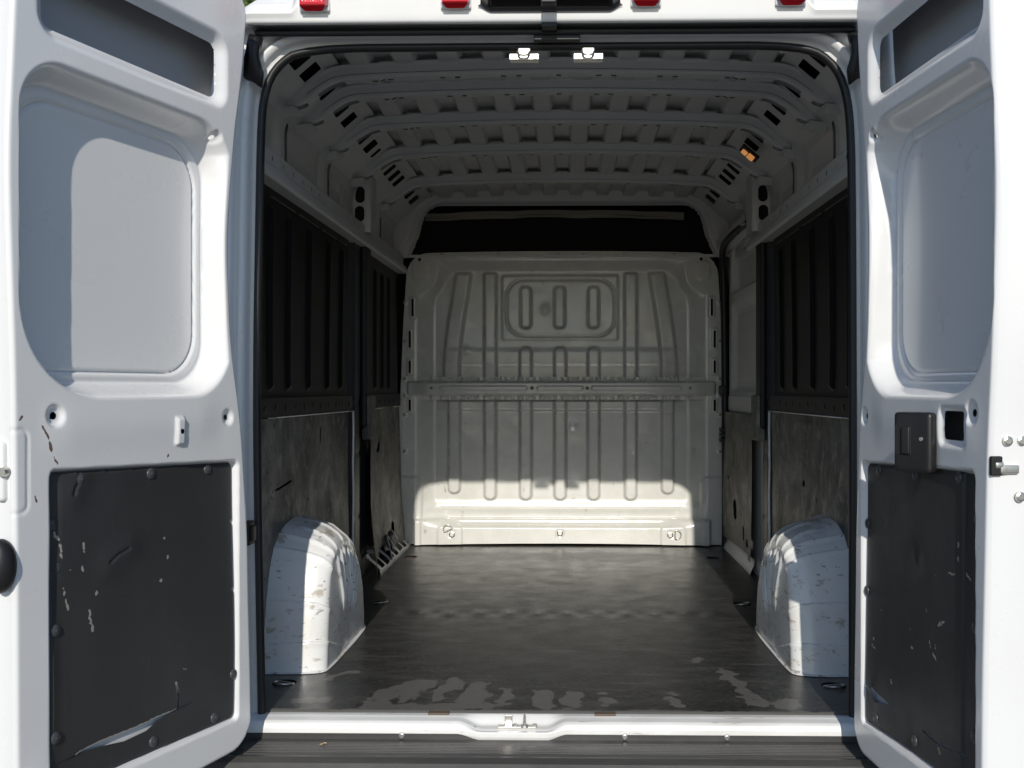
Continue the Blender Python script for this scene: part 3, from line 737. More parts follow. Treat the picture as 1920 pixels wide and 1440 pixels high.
# grey rubber gusset at the upper left, its twin at the right
for s, xo in ((-1, 0.0), (1, -0.016)):
    pg = [(-0.806, 1.794), (-0.772, 1.786), (-0.778, 1.748), (-0.779, 1.728), (-0.770, 1.694), (-0.778, 1.655), (-0.800, 1.672), (-0.822, 1.678), (-0.815, 1.728), (-0.810, 1.768)]
    bm = bmesh.new()
    vv = [bm.verts.new((s * -(x - 0) - xo * -1 * 0 + (xo if s > 0 else 0), -0.062 - 0.010 * math.sin((1.80 - z) * 25), z)) for x, z in pg]
    f_ = bm.faces.new(vv); r_ = bmesh.ops.extrude_face_region(bm, geom=[f_])
    bmesh.ops.translate(bm, vec=(0, 0.022, 0), verts=[v for v in r_['geom'] if isinstance(v, bmesh.types.BMVert)])
    bmesh.ops.bevel(bm, geom=list(bm.edges), offset=0.003, segments=2, affect='EDGES')
    part("corner_gusset", bm_mesh("corner_gusset", bm, True), PLASTIC, VAN)

# white roof cap over the doors ------------------------------------------------------------
def cap_pos(u, v):
    ax = np.abs(u + 0.012)
    end = np.sqrt(np.clip(1 - (np.clip(ax - 0.765, 0, 0.055) / 0.055) ** 2, 0, 1))
    lobe = ss(0.672, 0.640, ax)
    ztop = 1.803 + 0.058 * end + 0.11 * lobe
    # v 0..1: underside, lip, face, top
    y = np.interp(v, [0, 0.12, 0.16, 0.20, 0.35, 0.6, 0.8, 1.0], [-0.02, -0.095, -0.104, -0.107, -0.118, -0.105, -0.03, 0.30])
    zf = np.interp(v, [0, 0.12, 0.16, 0.20, 0.35, 0.6, 0.8, 1.0], [0.02, 0.0, 0.004, 0.012, 0.40, 0.95, 1.0, 0.96])
    z = np.where(v < 0.2, 1.803 + zf, 1.815 + (ztop - 1.815) * zf)
    return (u, y + 0.02 * (1 - end) + 0.012 * (1 - lobe) * (v > 0.3), z)
me = grid_mesh("roof_cap", lin(-0.832, 0.806, 0.006), lin(0, 1, 0.02), cap_pos)
cap = part("roof_cap", me, WHITE, VAN)
# red marker lights
def lens_mesh():
    def f(u, v):
        edge = np.minimum(ss(0.0385, 0.030, np.abs(u)), ss(-0.004, 0.010, v))
        rib = 0.0022 * np.sin(u * 900) * ss(0.016, 0.024, v) * ss(0.034, 0.028, np.abs(u))
        cut = np.clip((0.012 - v) / 0.014, 0, 1) * 0.008
        return (u * (1 - cut * 0.0) , -0.006 - 0.022 * edge - rib, v)
    return grid_mesh("lens", lin(-0.038, 0.038, 0.0012), lin(-0.003, 0.062, 0.0012), f,
                     lambda u, v: -rr(u, v, -0.037, 0.037, -0.002, 0.061, (0.022, 0.022, 0.012, 0.012)))
LENS = lens_mesh(); LENS.materials.append(RED)
bm = bmesh.new()
for x in (-0.019, 0.019):
    for k in range(3): add_box(bm, (x + (k - 1) * 0.006, -0.0285, 0.034), (0.0024, 0.003, 0.020), 0.0006, 1)
add_box(bm, (0, -0.0285, 0.015), (0.03, 0.002, 0.004), 0.0006, 1)
REFL = bm_mesh("reflector", bm); REFL.materials.append(REDL)
bm = bmesh.new(); add_box(bm, (0, 0.002, 0.033), (0.078, 0.012, 0.066), 0.005)
BASE = bm_mesh("lamp_base", bm, True); BASE.materials.append(WHITE)
for x, z in ((-0.619, 1.828), (-0.257, 1.833), (0.227, 1.835), (0.594, 1.835)):
    ml = part("marker_light", BASE, None, VAN, "red roof marker light", loc=at((x, -0.118, z)))
    part("lens", LENS, None, ml, loc=(0, 0, 0)); part("reflector", REFL, None, ml, loc=(0, 0, 0))
# camera housing
def hous(u, v):
    e = ss(0.184, 0.150, np.abs(u)); b = ss(-0.002, 0.03, v)
    return (u - 0.016, -0.112 - 0.045 * e * b, 1.829 + v + 0.012 * (1 - e))
me = grid_mesh("camera_housing", lin(-0.184, 0.184, 0.004), lin(-0.004, 0.085, 0.003), hous)
hs = part("camera_housing", me, GLOSSB, VAN)
bm = bmesh.new(); add_box(bm, (-0.019, -0.160, 1.840), (0.040, 0.03, 0.028), 0.004); me = bm_mesh("camera_body", bm)
cb = part("camera_body", me, PLASTIC, hs, loc=(0, 0, 0))
bm = bmesh.new(); add_cyl(bm, (-0.019, -0.177, 1.843), (0, -1, 0), 0.009, 0.007, 0.006, 20); part("camera_lens", bm_mesh("camera_lens", bm, False), STEEL, hs, loc=(0, 0, 0))
bm = bmesh.new(); add_box(bm, (-0.019, -0.075, 1.800), (0.040, 0.05, 0.016), 0.004); part("camera_bracket", bm_mesh("camera_bracket", bm), PLASTIC, hs, loc=(0, 0, 0))
bm = bmesh.new(); add_box(bm, (0.0, -0.040, 1.787), (0.122, 0.02, 0.022), 0.003); part("latch_box", bm_mesh("latch_box", bm), PLASTIC, VAN)
for x in (-0.085, 0.085):
    bm = bmesh.new()
    add_box(bm, (0, 0, 0), (0.080, 0.026, 0.018), 0.003); add_box(bm, (0.0, 0.0, 0.016), (0.034, 0.02, 0.02), 0.004)
    add_cyl(bm, (0.029, -0.014, -0.001), (0, -1, 0), 0.007, 0.006, 0.004, 14)
    st = part("top_striker", bm_mesh("top_striker", bm), ZINC, VAN, "bright zinc door striker", loc=at((x - 0.002, -0.010, 1.742)))
    me = tube_mesh("striker_loop", smooth_pts([(-0.016, -0.012, 0.012), (-0.014, -0.026, 0.0), (0.012, -0.026, 0.0), (0.014, -0.012, 0.012)], 20), 0.0035, 8)
    part("striker_loop", me, ZINC, st, loc=(0, 0, 0))
    bm = bmesh.new(); add_box(bm, (0, 0.018, 0.020), (0.03, 0.03, 0.012), 0.003); part("striker_bracket", bm_mesh("striker_bracket", bm), STEEL, st, loc=(0, 0, 0))
# lit copper coloured lamp in the slanted panel on the right
bm = bmesh.new(); add_box(bm, (0, 0, 0), (0.085, 0.085, 0.01), 0.004)
lp = part("dome_lamp", bm_mesh("dome_lamp", bm), DARK, VAN, "small glowing amber roof lamp", loc=at((0.770, 1.40, 1.822)), rot=(0, math.radians(40), 0))
bm = bmesh.new(); add_box(bm, (0.014, 0, -0.010), (0.03, 0.045, 0.014), 0.005); add_box(bm, (-0.018, 0.004, -0.010), (0.026, 0.035, 0.012), 0.005)
part("lamp_lens", bm_mesh("lamp_lens", bm, True), LAMP, lp, loc=(0, 0, 0))

# rear sill and bumper ----------------------------------------------------------------------
def notch(x): return ss(-0.262, -0.195, x) * ss(0.028, -0.030, x)
SP = resample([(0.012, -0.004), (0.0, -0.003), (-0.016, -0.003), (-0.024, -0.005), (-0.046, -0.008), (-0.054, -0.013), (-0.0595, -0.024), (-0.060, -0.036), (-0.056, -0.045)], 40)
def sill(u, v):
    y = np.interp(v, np.linspace(0, 1, 40), SP[:, 0]); z = np.interp(v, np.linspace(0, 1, 40), SP[:, 1])
    k = notch(u)
    return (u, y + 0.010 * k * ss(0.3, 0.6, v) * 0 - 0.003 * k * ss(0.5, 0.8, v), z - 0.020 * k * ss(0.10, 0.42, v) * (1 - 0.55 * ss(0.62, 0.8, v)))
me = grid_mesh("rear_sill", lin(-0.865, 0.82, 0.006), lin(0, 1, 0.02), sill)
sl_ = part("rear_sill", me, SILLW, VAN, "white painted load sill")
bm = bmesh.new()
add_box(bm, (-0.128, -0.022, -0.012), (0.020, 0.006, 0.028), 0.002); add_box(bm, (-0.105, -0.036, -0.025), (0.10, 0.02, 0.005), 0.001)
add_cyl(bm, (-0.085, -0.038, -0.010), (0, 0, 1), 0.005, 0.003, 0.034, 12); add_cyl(bm, (-0.085, -0.038, -0.022), (0, 0, 1), 0.013, 0.010, 0.005, 16)
add_cyl(bm, (-0.110, -0.037, -0.021), (0, 0, 1), 0.007, 0.006, 0.006, 12); add_cyl(bm, (-0.058, -0.037, -0.021), (0, 0, 1), 0.007, 0.006, 0.006, 12)
part("sill_striker", bm_mesh("sill_striker", bm), ZINC, sl_, loc=(0, 0, 0))
for x in (-0.315, 0.128):
    bm = bmesh.new(); add_box(bm, (x, -0.006, 0.0), (0.056, 0.022, 0.006), 0.002)
    part("rusty_slot", bm_mesh("rusty_slot", bm), RUST, sl_, loc=(0, 0, 0))
bm = bmesh.new(); add_box(bm, (-0.02, -0.0535, -0.0455), (1.66, 0.012, 0.022), 0.002)
part("sill_trim", bm_mesh("sill_trim", bm), BUMP, sl_, loc=(0, 0, 0))
PIN = screw_mesh("push_pin", 0.009, 0.004); PIN.materials.append(STEEL)
for x in (-0.405, 0.177, 0.442): part("push_pin", PIN, None, sl_, loc=(x, -0.061, -0.042), rot=RX90)
bp_prof = [(-0.055, -0.052)]
for k in range(7):
    y = -0.085 - k * 0.0105
    bp_prof += [(y, -0.052), (y - 0.001, -0.0565), (y - 0.004, -0.0565), (y - 0.005, -0.052)]
bp_prof += [(-0.160, -0.052), (-0.166, -0.058), (-0.176, -0.057), (-0.180, -0.050), (-0.192, -0.049), (-0.210, -0.058), (-0.219, -0.070), (-0.224, -0.10), (-0.23, -0.25), (-0.20, -0.32)]
rings = []
for x in np.linspace(-0.98, 0.98, 60):
    k = max(0, (abs(x) - 0.80) / 0.18)
    rings.append([(x, y + 0.06 * k * k, z) for y, z in bp_prof])
bumper = part("rear_bumper", loft_mesh("rear_bumper", rings, smooth=False), BUMP, VAN, "black ribbed plastic bumper step")

# ------------------------------------------------------------------ rear doors
ZT, W0T, = [1.86, 1.79, 1.6, 1.55, 1.29, 1.2, 1.08, 0.97, 0.78, 0.5, 0.37, 0.1, -0.05], [0.004, 0.012, 0.034, 0.05, 0.083, 0.089, 0.080, 0.074, 0.034, 0.009, 0.006, -0.005, -0.006]
def smooth_interp(x, xs, ys):
    return (np.interp(x - 0.06, xs, ys) + np.interp(x - 0.03, xs, ys) + np.interp(x, xs, ys) + np.interp(x + 0.03, xs, ys) + np.interp(x + 0.06, xs, ys)) / 5
def make_door(side, P, ang, label):
    a = math.radians(ang)
    rz = math.atan2(-math.cos(a), -math.sin(a)) if side > 0 else math.atan2(math.cos(a), -math.sin(a))
    if side > 0: W1Z, W1 = [-0.05, 0.5, 0.9, 1.2, 1.3, 1.86], [0.697, 0.700, 0.705, 0.716, 0.718, 0.690]
    else: W1Z, W1 = [-0.05, 0.3, 0.6, 0.75, 0.94, 1.2, 1.3, 1.5, 1.86], [0.650, 0.655, 0.668, 0.674, 0.692, 0.706, 0.705, 0.685, 0.665]
    UM = 0.70
    def w0(z): return smooth_interp(z, ZT[::-1], W0T[::-1])
    def w1(z): return smooth_interp(z, W1Z, W1)
    def uw(u, z): b = w0(z); return b + (w1(z) - b) * u / UM
    ZB, ZTOP = -0.025, 1.86
    def outline(u, z): return rr(u, z, 0, UM, ZB, ZTOP, (0.075, 0.02, 0.02, 0.085))
    def pocket(w, z): return rr(w, z - 0.035 * (w - 0.05), 0.047, 0.622, 0.050, 0.690, 0.016)
    def win(w, z): return rr(w, z, 0.117, 0.625, 1.560, 1.690, 0.022)
    def h_of(w, z):
        so = rr(w, z, 0.070, 0.690, 0.842, 1.498, (0.15, 0.20, 0.11, 0.12))
        so = np.maximum(so, w0(z) + 0.018 - w)
        si = rr(w, z, 0.112, 0.672, 0.880, 1.456, (0.10, 0.12, 0.09, 0.10))
        h = -0.060 * rec(so, si)
        pn = rr(w, z, 0.135, 0.655, 0.897, 1.436, 0.10)
        h -= 0.004 * emboss(pn, 0.003) + 0.006 * groove(pn + 0.002, 0.0036)
        h -= 0.0025 * groove(si + 0.0, 0.005)
        h += 0.004 * np.exp(-((z - 0.79) / 0.05) ** 2) * ss(0.10, 0.2, w) * ss(0.66, 0.56, w)
        h -= 0.020 * ss(0.030, -0.004, win(w, z))
        h -= 0.020 * emboss(pocket(w, z), 0.008)
        if side > 0:
            dim = ((0.608, 0.812, 0.024), (0.089, 0.795, 0.022), (0.125, 1.465, 0.018))
            h -= 0.0022 * groove(rr(w, z, 0.672, 0.80, 0.634, 0.788, 0.015), 0.0028)
            h += 0.007 * emboss(rr(w, z, 0.247, 0.279, 0.735, 0.802, 0.004), 0.006)
            h += 0.009 * np.exp(-((w - 0.64) ** 2 + (z - 0.10) ** 2 * 0.5) / 0.002) * 0.4
        else:
            dim = ((0.067, 0.798, 0.024), (0.608, 0.818, 0.026), (0.113, 1.464, 0.018))
            h -= 0.008 * emboss(rr(w, z, 0.470, 0.590, 0.745, 0.832, 0.018), 0.012)
        for cw, cz, r in dim: h -= 0.008 * emboss(circ(w, z, cw, cz, r), 0.011)
        return h
    def hole(u, z):
        w = uw(u, z)
        s = np.minimum(-outline(u, z), win(w, z))
        if side > 0: hs_ = ((0.608, 0.812, 0.0075), (0.089, 0.795, 0.0065), (0.128, 1.465, 0.005), (0.262, 0.768, 0.006))
        else: hs_ = ((0.067, 0.798, 0.0065), (0.608, 0.818, 0.0075), (0.113, 1.464, 0.005))
        for cw, cz, r in hs_: s = np.minimum(s, circ(w, z, cw, cz, r))
        if side < 0: s = np.minimum(s, rr(w, z, 0.486, 0.568, 0.762, 0.820, 0.008))
        return s
    def pos(u, z):
        w = uw(u, z); d = np.clip(-outline(u, z), 0, 0.009)
        roll = 0.009 - np.sqrt(np.maximum(0, 0.009 ** 2 - (0.009 - d) ** 2))
        return (side * w, h_of(w, z) - roll, z)
    def mark(u, z):
        w = uw(u, z); s = np.full(u.shape, 9.0)
        if side > 0:
            for p in ([(0.640, 0.795), (0.625, 0.770), (0.618, 0.745)], [(0.612, 0.733), (0.603, 0.720)], [(0.695, 0.80), (0.685, 0.812)], [(0.655, 0.662), (0.652, 0.65)], [(0.300, 0.712), (0.296, 0.716)]): s = np.minimum(s, pline(w, z, p))
        else:
            for p in ([(0.600, 1.17), (0.612, 1.16)], [(0.61, 0.30), (0.60, 0.305)]): s = np.minimum(s, pline(w, z, p))
        s = s + 0.003 * vnoise(w, z, 60, 4, 2)
        return np.clip(1 - s / 0.0065, 0, 1) * 0.8
    me = grid_mesh("rear_door", lin(-0.004, UM + 0.004, 0.0037), lin(ZB - 0.004, ZTOP + 0.004, 0.0037), pos, hole, {"mark": mark}, flip=side < 0)
    door = part("rear_door", me, CLEANW, VAN, label, loc=at((P[0], P[1], 0)), rot=(0, 0, rz))
    # edge strip round the door and its outer skin
    ol_ = []
    for cx, cz, r, a0 in ((UM - 0.02, ZB + 0.02, 0.02, -90), (UM - 0.02, ZTOP - 0.02, 0.02, 0), (0.085, ZTOP - 0.085, 0.085, 90), (0.075, ZB + 0.075, 0.075, 180)):
        for k in range(9):
            t = math.radians(a0 + k * 11.25); ol_.append((cx + r * math.cos(t), cz + r * math.sin(t)))
    ol_ = resample(ol_ + [ol_[0]], 321)[:-1]
    wz = np.array([(float(uw(np.array(u), np.array(z))), z) for u, z in ol_])
    def ring(dep, grow):
        c = np.array([0.35, 0.9]); o = np.stack([wz[:, 0] + grow * np.sign(wz[:, 0] - 0.35) * ss(0.2, 0.33, np.abs(wz[:, 0] - 0.35)), wz[:, 1]], 1)
        return np.stack([side * o[:, 0], np.full(len(o), dep), o[:, 1]], 1)
    R_ = [ring(-0.0085, 0), ring(-0.013, 0.0005), ring(-0.028, 0.0005), ring(-0.034, 0.003), ring(-0.062, 0.004), ring(-0.070, 0.010), ring(-0.098, 0.012), ring(-0.110, 0.006)]
    part("edge_strip", loft_mesh("edge_strip", R_, closed=True), CLEANW, door, loc=(0, 0, 0))
    def skin(u, z): return (side * uw(u, z), -0.088 - 0.022 * ss(-0.05, -0.0, -np.abs(u - 0.35) + 0.30) + 0.004 * z * 0, z)
    me = grid_mesh("outer_skin", lin(0.0, UM, 0.02), lin(ZB, ZTOP, 0.02), lambda u, z: (side * uw(u, z), -0.092 + 0 * u, z), lambda u, z: -outline(u, z), flip=side < 0)
    part("outer_skin", me, SKIN, door, loc=(0, 0, 0))
    # black lower liner panel
    if side > 0:
        tu = [(0.562, 0.134), (0.539, 0.1405), (0.49, 0.1425), (0.461, 0.1415), (0.401, 0.1390), (0.351, 0.1390), (0.323, 0.1410), (0.267, 0.1390), (0.258, 0.140)]
        tl = [(0.562, 0.133), (0.539, 0.1370), (0.483, 0.1310), (0.416, 0.1190), (0.351, 0.1200), (0.319, 0.1310), (0.267, 0.1360), (0.258, 0.137)]
        slit = [(0.258, 0.138), (0.254, 0.163), (0.260, 0.200)]
        cracks = [[(0.54, 0.684), (0.552, 0.668), (0.556, 0.655)], [(0.461, 0.505), (0.439, 0.518), (0.409, 0.526)]]
        marks = [[(0.598, 0.584), (0.592, 0.57)], [(0.587, 0.56), (0.583, 0.535)], [(0.579, 0.477), (0.577, 0.462)], [(0.573, 0.45), (0.568, 0.428)], [(0.529, 0.553), (0.527, 0.535)], [(0.535, 0.51), (0.531, 0.498)],
                 [(0.512, 0.415), (0.510, 0.39)], [(0.508, 0.389), (0.503, 0.372)], [(0.497, 0.445), (0.493, 0.452)], [(0.30, 0.53), (0.298, 0.531)], [(0.29, 0.487), (0.287, 0.488)], [(0.31, 0.44), (0.308, 0.438)]]
        riv = [(0.539, 0.684), (0.344, 0.679), (0.150, 0.673), (0.602, 0.601), (0.602, 0.396), (0.604, 0.189), (0.331, 0.090), (0.131, 0.080), (0.062, 0.165), (0.50, 0.080)]
        holes = [(0.060, 0.538), (0.060, 0.373)]
        def phole(w, z):
            xs_ = [p[0] for p in tu][::-1]; zu = np.interp(w, xs_, [p[1] for p in tu][::-1]); xl = [p[0] for p in tl][::-1]; zl = np.interp(w, xl, [p[1] for p in tl][::-1])
            s = np.maximum(np.maximum(z - zu, zl - z), np.maximum(w - 0.562, 0.257 - w))
            s = np.minimum(s, pline(w, z, slit) - 0.0034 * ss(0.205, 0.16, z))
            s = np.minimum(s, rr(w, z, 0.586, 0.594, 0.505, 0.528, 0.004))
            for c in holes: s = np.minimum(s, circ(w, z, c[0], c[1], 0.006))
            return s
        def prel(w, z):
            h = 0.004 * np.sin(w * 9 + 1) * np.sin(z * 7) + 0.007 * ss(0.58, 0.62, w) * np.sin((z - 0.1) * 9)
            h = h + 0.003 * np.exp(-(pline(w, z, tu) / 0.05) ** 2) * (z > np.interp(w, [0.25, 0.56], [0.139, 0.137]))
            for c in cracks: h = h - 0.004 * groove(pline(w, z, c), 0.003) + 0.004 * np.exp(-(pline(w, z, c) / 0.03) ** 2)
            return h
    else:
        crack = [(0.366, 0.133), (0.429, 0.130), (0.5, 0.139), (0.56, 0.147)]
        riv = [(0.136, 0.672), (0.345, 0.678), (0.538, 0.688), (0.060, 0.537), (0.600, 0.613), (0.060, 0.375), (0.598, 0.406), (0.120, 0.085), (0.323, 0.098), (0.598, 0.197)]
        marks = [[(0.534, 0.563), (0.534, 0.55)], [(0.534, 0.53), (0.532, 0.522)], [(0.493, 0.493), (0.523, 0.494)], [(0.558, 0.505), (0.575, 0.493)], [(0.446, 0.376), (0.473, 0.390)], [(0.404, 0.333), (0.408, 0.32)], [(0.429, 0.334), (0.433, 0.322)], [(0.417, 0.312), (0.432, 0.305)],
                 [(0.10, 0.27), (0.11, 0.268)], [(0.095, 0.25), (0.115, 0.248)], [(0.31, 0.30), (0.32, 0.298)], [(0.44, 0.12), (0.45, 0.11)], [(0.20, 0.20), (0.205, 0.19)]]
        def phole(w, z):
            s = np.maximum(np.abs(z - 0.140 - 0.05 * (0.13 - w)) - np.interp(w, [0.05, 0.10, 0.118, 0.15, 0.20], [0.0015, 0.006, 0.017, 0.010, 0.0005]), np.maximum(0.055 - w, w - 0.20))
            return np.minimum(s, pline(w, z, crack) - 0.0020)
        def prel(w, z):
            h = 0.004 * np.sin(w * 8 + 2) * np.sin(z * 6 + 1) - 0.006 * np.exp(-((w - 0.34) ** 2 + (z - 0.50) ** 2) / 0.001)
            h = h + 0.010 * np.exp(-((w - 0.13) ** 2 + (z - 0.155) ** 2) / 0.002) - 0.004 * ss(0.545, 0.555, w) * (1 - 0.3 * np.sin(z * 6))
            return h
    def psd(w, z): return rr(w, z - 0.035 * (w - 0.05), 0.055, 0.614, 0.058, 0.683, 0.014)
    mr_ = np.random.default_rng(11 + side)
    def pmark(w, z):
        s = np.full(w.shape, 9.0)
        for p in marks:
            q = resample(p, 7) + mr_.normal(0, 0.0014, (7, 2))
            for k in range(6): s = np.minimum(s, seg(w, z, q[k], q[k + 1]) + mr_.uniform(-0.0008, 0.0022))
        for _ in range(6):
            c0 = mr_.uniform((0.08, 0.08), (0.59, 0.67)); c1 = c0 + mr_.normal(0, 0.008, 2); s = np.minimum(s, seg(w, z, c0, c1) + mr_.uniform(0.0008, 0.0022))
        if side > 0: s = np.minimum(s, pline(w, z, slit) - 0.0005); s = np.minimum(s, np.where(z > np.interp(w, [0.25, 0.56], [0.1395, 0.137]), pline(w, z, tu), 9))
        return np.clip(1 - s / 0.0048, 0, 1) * 0.95
    me = grid_mesh("lower_panel", lin(0.050, 0.620, 0.0026), lin(0.050, 0.712, 0.0026), lambda w, z: (side * w, -0.0095 + prel(w, z) - 0.004 * (psd(w, z) > -0.004), z),
                   lambda w, z: np.minimum(-psd(w, z), phole(w, z)), {"mark": pmark}, flip=side < 0)
    part("lower_panel", me, DPANEL, door, "cracked black liner panel", loc=(0, 0, 0))
    RIV = RIVET
    for w, z in riv:
        dep = -0.0095 + float(prel(np.array([[w]]), np.array([[z]]))[0, 0])
        part("rivet", RIV, None, door, loc=(side * w, dep, z), rot=(math.radians(-90), random.uniform(0, 3), 0))
    return door
bm = bmesh.new()
r_ = bmesh.ops.create_uvsphere(bm, u_segments=18, v_segments=10, radius=0.0125)
bmesh.ops.scale(bm, vec=(1, 1, 0.42), verts=r_['verts'])
add_cyl(bm, (0, 0, 0.0052), (0, 0, 1), 0.0030, 0.0024, 0.0012, 10)
RIVET = bm_mesh("rivet", bm, True); RIVET.materials.append(node_mat("rivet_plastic", (0.055, 0.058, 0.062), 0.34))
DL = make_door(1, (-0.766, -0.17), 18.5, "left rear door swung wide open, lower panel split by a long tear")
DR = make_door(-1, (0.738, -0.17), 6.0, "right rear door opened square, with a black handle housing")
DR.scale = (0.935, 1, 1)
# left door: latch and rubber buffer on its free edge
bm = bmesh.new(); add_box(bm, (0.703, -0.040, 0.712), (0.022, 0.05, 0.11), 0.008, 3)
lt = part("door_latch", bm_mesh("door_latch", bm, True), CLEANW, DL, loc=(0, 0, 0))
bm = bmesh.new(); add_cyl(bm, (0.714, -0.014, 0.712), (1, 0.3, 0), 0.010, 0.008, 0.012, 16); part("latch_pin", bm_mesh("latch_pin", bm), ZINC, DL, loc=(0, 0, 0))
bm = bmesh.new(); rs = bmesh.ops.create_uvsphere(bm, u_segments=24, v_segments=16, radius=1.0)
bmesh.ops.scale(bm, vec=(0.026, 0.026, 0.050), verts=rs['verts']); bmesh.ops.translate(bm, vec=(0.716, -0.016, 0.540), verts=rs['verts'])
part("rubber_buffer", bm_mesh("rubber_buffer", bm, True), PLASTIC, DL, loc=(0, 0, 0))
# right door: handle housing, inside pull, latch on its free edge, bolts
TH = math.atan2(0.489, 0.875); RT = Matrix.Rotation(TH, 3, 'Z')
def face_pt(x, d, z):                     # a point on the slanted front of the housing
    v = RT @ Vector((x, d, 0)); return (-0.4365 + v.x, 0.0435 + v.y, z)
bm = bmesh.new(); add_box(bm, face_pt(0, -0.012, 0.753), (0.092, 0.026, 0.126), 0.011, 4, rot=RT)
add_box(bm, (-0.424, 0.014, 0.750), (0.046, 0.030, 0.096), 0.006, 3)
part("handle_housing", bm_mesh("handle_housing", bm, True), PLASTIC, DR, loc=(0, 0, 0))
bm = bmesh.new(); add_box(bm, face_pt(0.021, 0.0005, 0.757), (0.040, 0.003, 0.062), 0.001, 1, rot=RT); part("handle_recess", bm_mesh("handle_recess", bm), DARK, DR, loc=(0, 0, 0))
bm = bmesh.new(); add_box(bm, face_pt(0.012, 0.003, 0.757), (0.020, 0.008, 0.056), 0.003, 3, rot=RT); part("pull_lever", bm_mesh("pull_lever", bm, True), PLASTIC, DR, loc=(0, 0, 0))
bm = bmesh.new(); q_ = RT @ Vector((0, 1, 0)); add_cyl(bm, face_pt(-0.024, 0.0015, 0.761), q_, 0.005, 0.004, 0.003, 12); part("housing_screw", bm_mesh("housing_screw", bm), ZINC, DR, loc=(0, 0, 0))
bm = bmesh.new(); add_box(bm, (-0.527, -0.05, 0.790), (0.10, 0.004, 0.08)); part("shade_sheet", bm_mesh("shade_sheet", bm), DARK, DR, loc=(0, 0, 0))  # added dark sheet, painted shade behind the opening in the door
EDGE = 0.676
for n_, z_ in ((-0.033, 0.768), (-0.060, 0.768), (-0.057, 0.665)):
    part("edge_bolt", BOLT, None, DR, loc=(-EDGE - 0.003, n_, z_), rot=(0, math.radians(-90), 0), scale=(0.55, 0.55, 0.7))
bm = bmesh.new(); add_box(bm, (-EDGE - 0.001, -0.012, 0.722), (0.010, 0.022, 0.036), 0.003)
ed = part("edge_catch", bm_mesh("edge_catch", bm), DARK, DR, loc=(0, 0, 0))
bm = bmesh.new(); add_box(bm, (-EDGE - 0.0045, -0.036, 0.7155), (0.007, 0.036, 0.016), 0.0032, 3)
add_box(bm, (-EDGE - 0.0045, -0.0165, 0.7235), (0.007, 0.016, 0.012), 0.003, 2, rot=Matrix.Rotation(0.0, 3, 'X'))
part("catch_hook", bm_mesh("catch_hook", bm, True), ZINC, DR, loc=(0, 0, 0))
# hinges at the pillars
bm = bmesh.new(); add_box(bm, (0, 0, 0), (0.024, 0.05, 0.062), 0.006); add_box(bm, (0.012, 0.0, 0.0), (0.014, 0.03, 0.040), 0.004)
part("door_hinge", bm_mesh("door_hinge", bm), PLASTIC, VAN, loc=at((-0.808, -0.065, 0.487)))
# loose rubber flaps under the doors
for s, x in ((-1, -0.80), (1, 0.775)):
    G = smooth_pts([(x, -0.10, 0.10), (x - s * -0.006, -0.10, 0.02), (x + s * 0.012, -0.11, -0.04), (x + s * 0.05, -0.15, -0.07)], 24)
    part("rubber_flap", tube_mesh("rubber_flap", G, np.linspace(0.008, 0.016, 24), 10, flat=0.5), RUBBER, VAN)

# ------------------------------------------------------------------ floor mat, a thing of its own
patches = [  # pale worn patches near the sill: polylines with a width
    ([(-0.52, 0.03), (-0.33, 0.04), (-0.20, 0.05)], 0.035), ([(-0.50, 0.06), (-0.46, 0.19)], 0.05), ([(-0.43, 0.10), (-0.41, 0.25)], 0.04), ([(-0.34, 0.10), (-0.31, 0.26)], 0.035), ([(-0.24, 0.06), (-0.23, 0.24)], 0.04),
    ([(-0.72, 0.09), (-0.64, 0.10)], 0.03), ([(-0.68, 0.30), (-0.63, 0.36)], 0.025), ([(-0.15, 0.07), (-0.145, 0.20)], 0.016), ([(-0.045, 0.06), (-0.04, 0.17)], 0.028), ([(0.04, 0.04), (0.045, 0.16)], 0.028), ([(0.135, 0.06), (0.14, 0.10)], 0.022),
    ([(0.135, 0.16), (0.137, 0.165)], 0.016), ([(0.32, 0.07), (0.325, 0.14)], 0.024), ([(0.50, 0.38), (0.53, 0.20), (0.555, 0.06)], 0.026), ([(0.62, 0.07), (0.65, 0.08)], 0.034), ([(0.43, 0.50), (0.44, 0.51)], 0.018)]
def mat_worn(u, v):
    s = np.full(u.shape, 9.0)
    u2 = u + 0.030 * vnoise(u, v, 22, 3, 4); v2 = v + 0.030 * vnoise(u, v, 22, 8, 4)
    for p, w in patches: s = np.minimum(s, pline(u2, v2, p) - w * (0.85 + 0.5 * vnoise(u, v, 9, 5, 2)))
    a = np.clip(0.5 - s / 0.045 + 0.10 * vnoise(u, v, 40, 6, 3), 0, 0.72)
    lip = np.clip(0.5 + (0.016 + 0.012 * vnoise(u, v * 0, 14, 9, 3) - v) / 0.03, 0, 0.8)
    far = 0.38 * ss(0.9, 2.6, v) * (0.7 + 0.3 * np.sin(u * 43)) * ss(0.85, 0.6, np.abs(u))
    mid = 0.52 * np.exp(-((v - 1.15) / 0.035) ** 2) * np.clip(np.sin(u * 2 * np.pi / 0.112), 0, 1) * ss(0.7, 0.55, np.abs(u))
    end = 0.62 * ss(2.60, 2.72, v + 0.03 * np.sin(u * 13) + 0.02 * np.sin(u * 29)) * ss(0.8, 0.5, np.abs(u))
    return np.maximum.reduce([a, lip, far, mid, end])
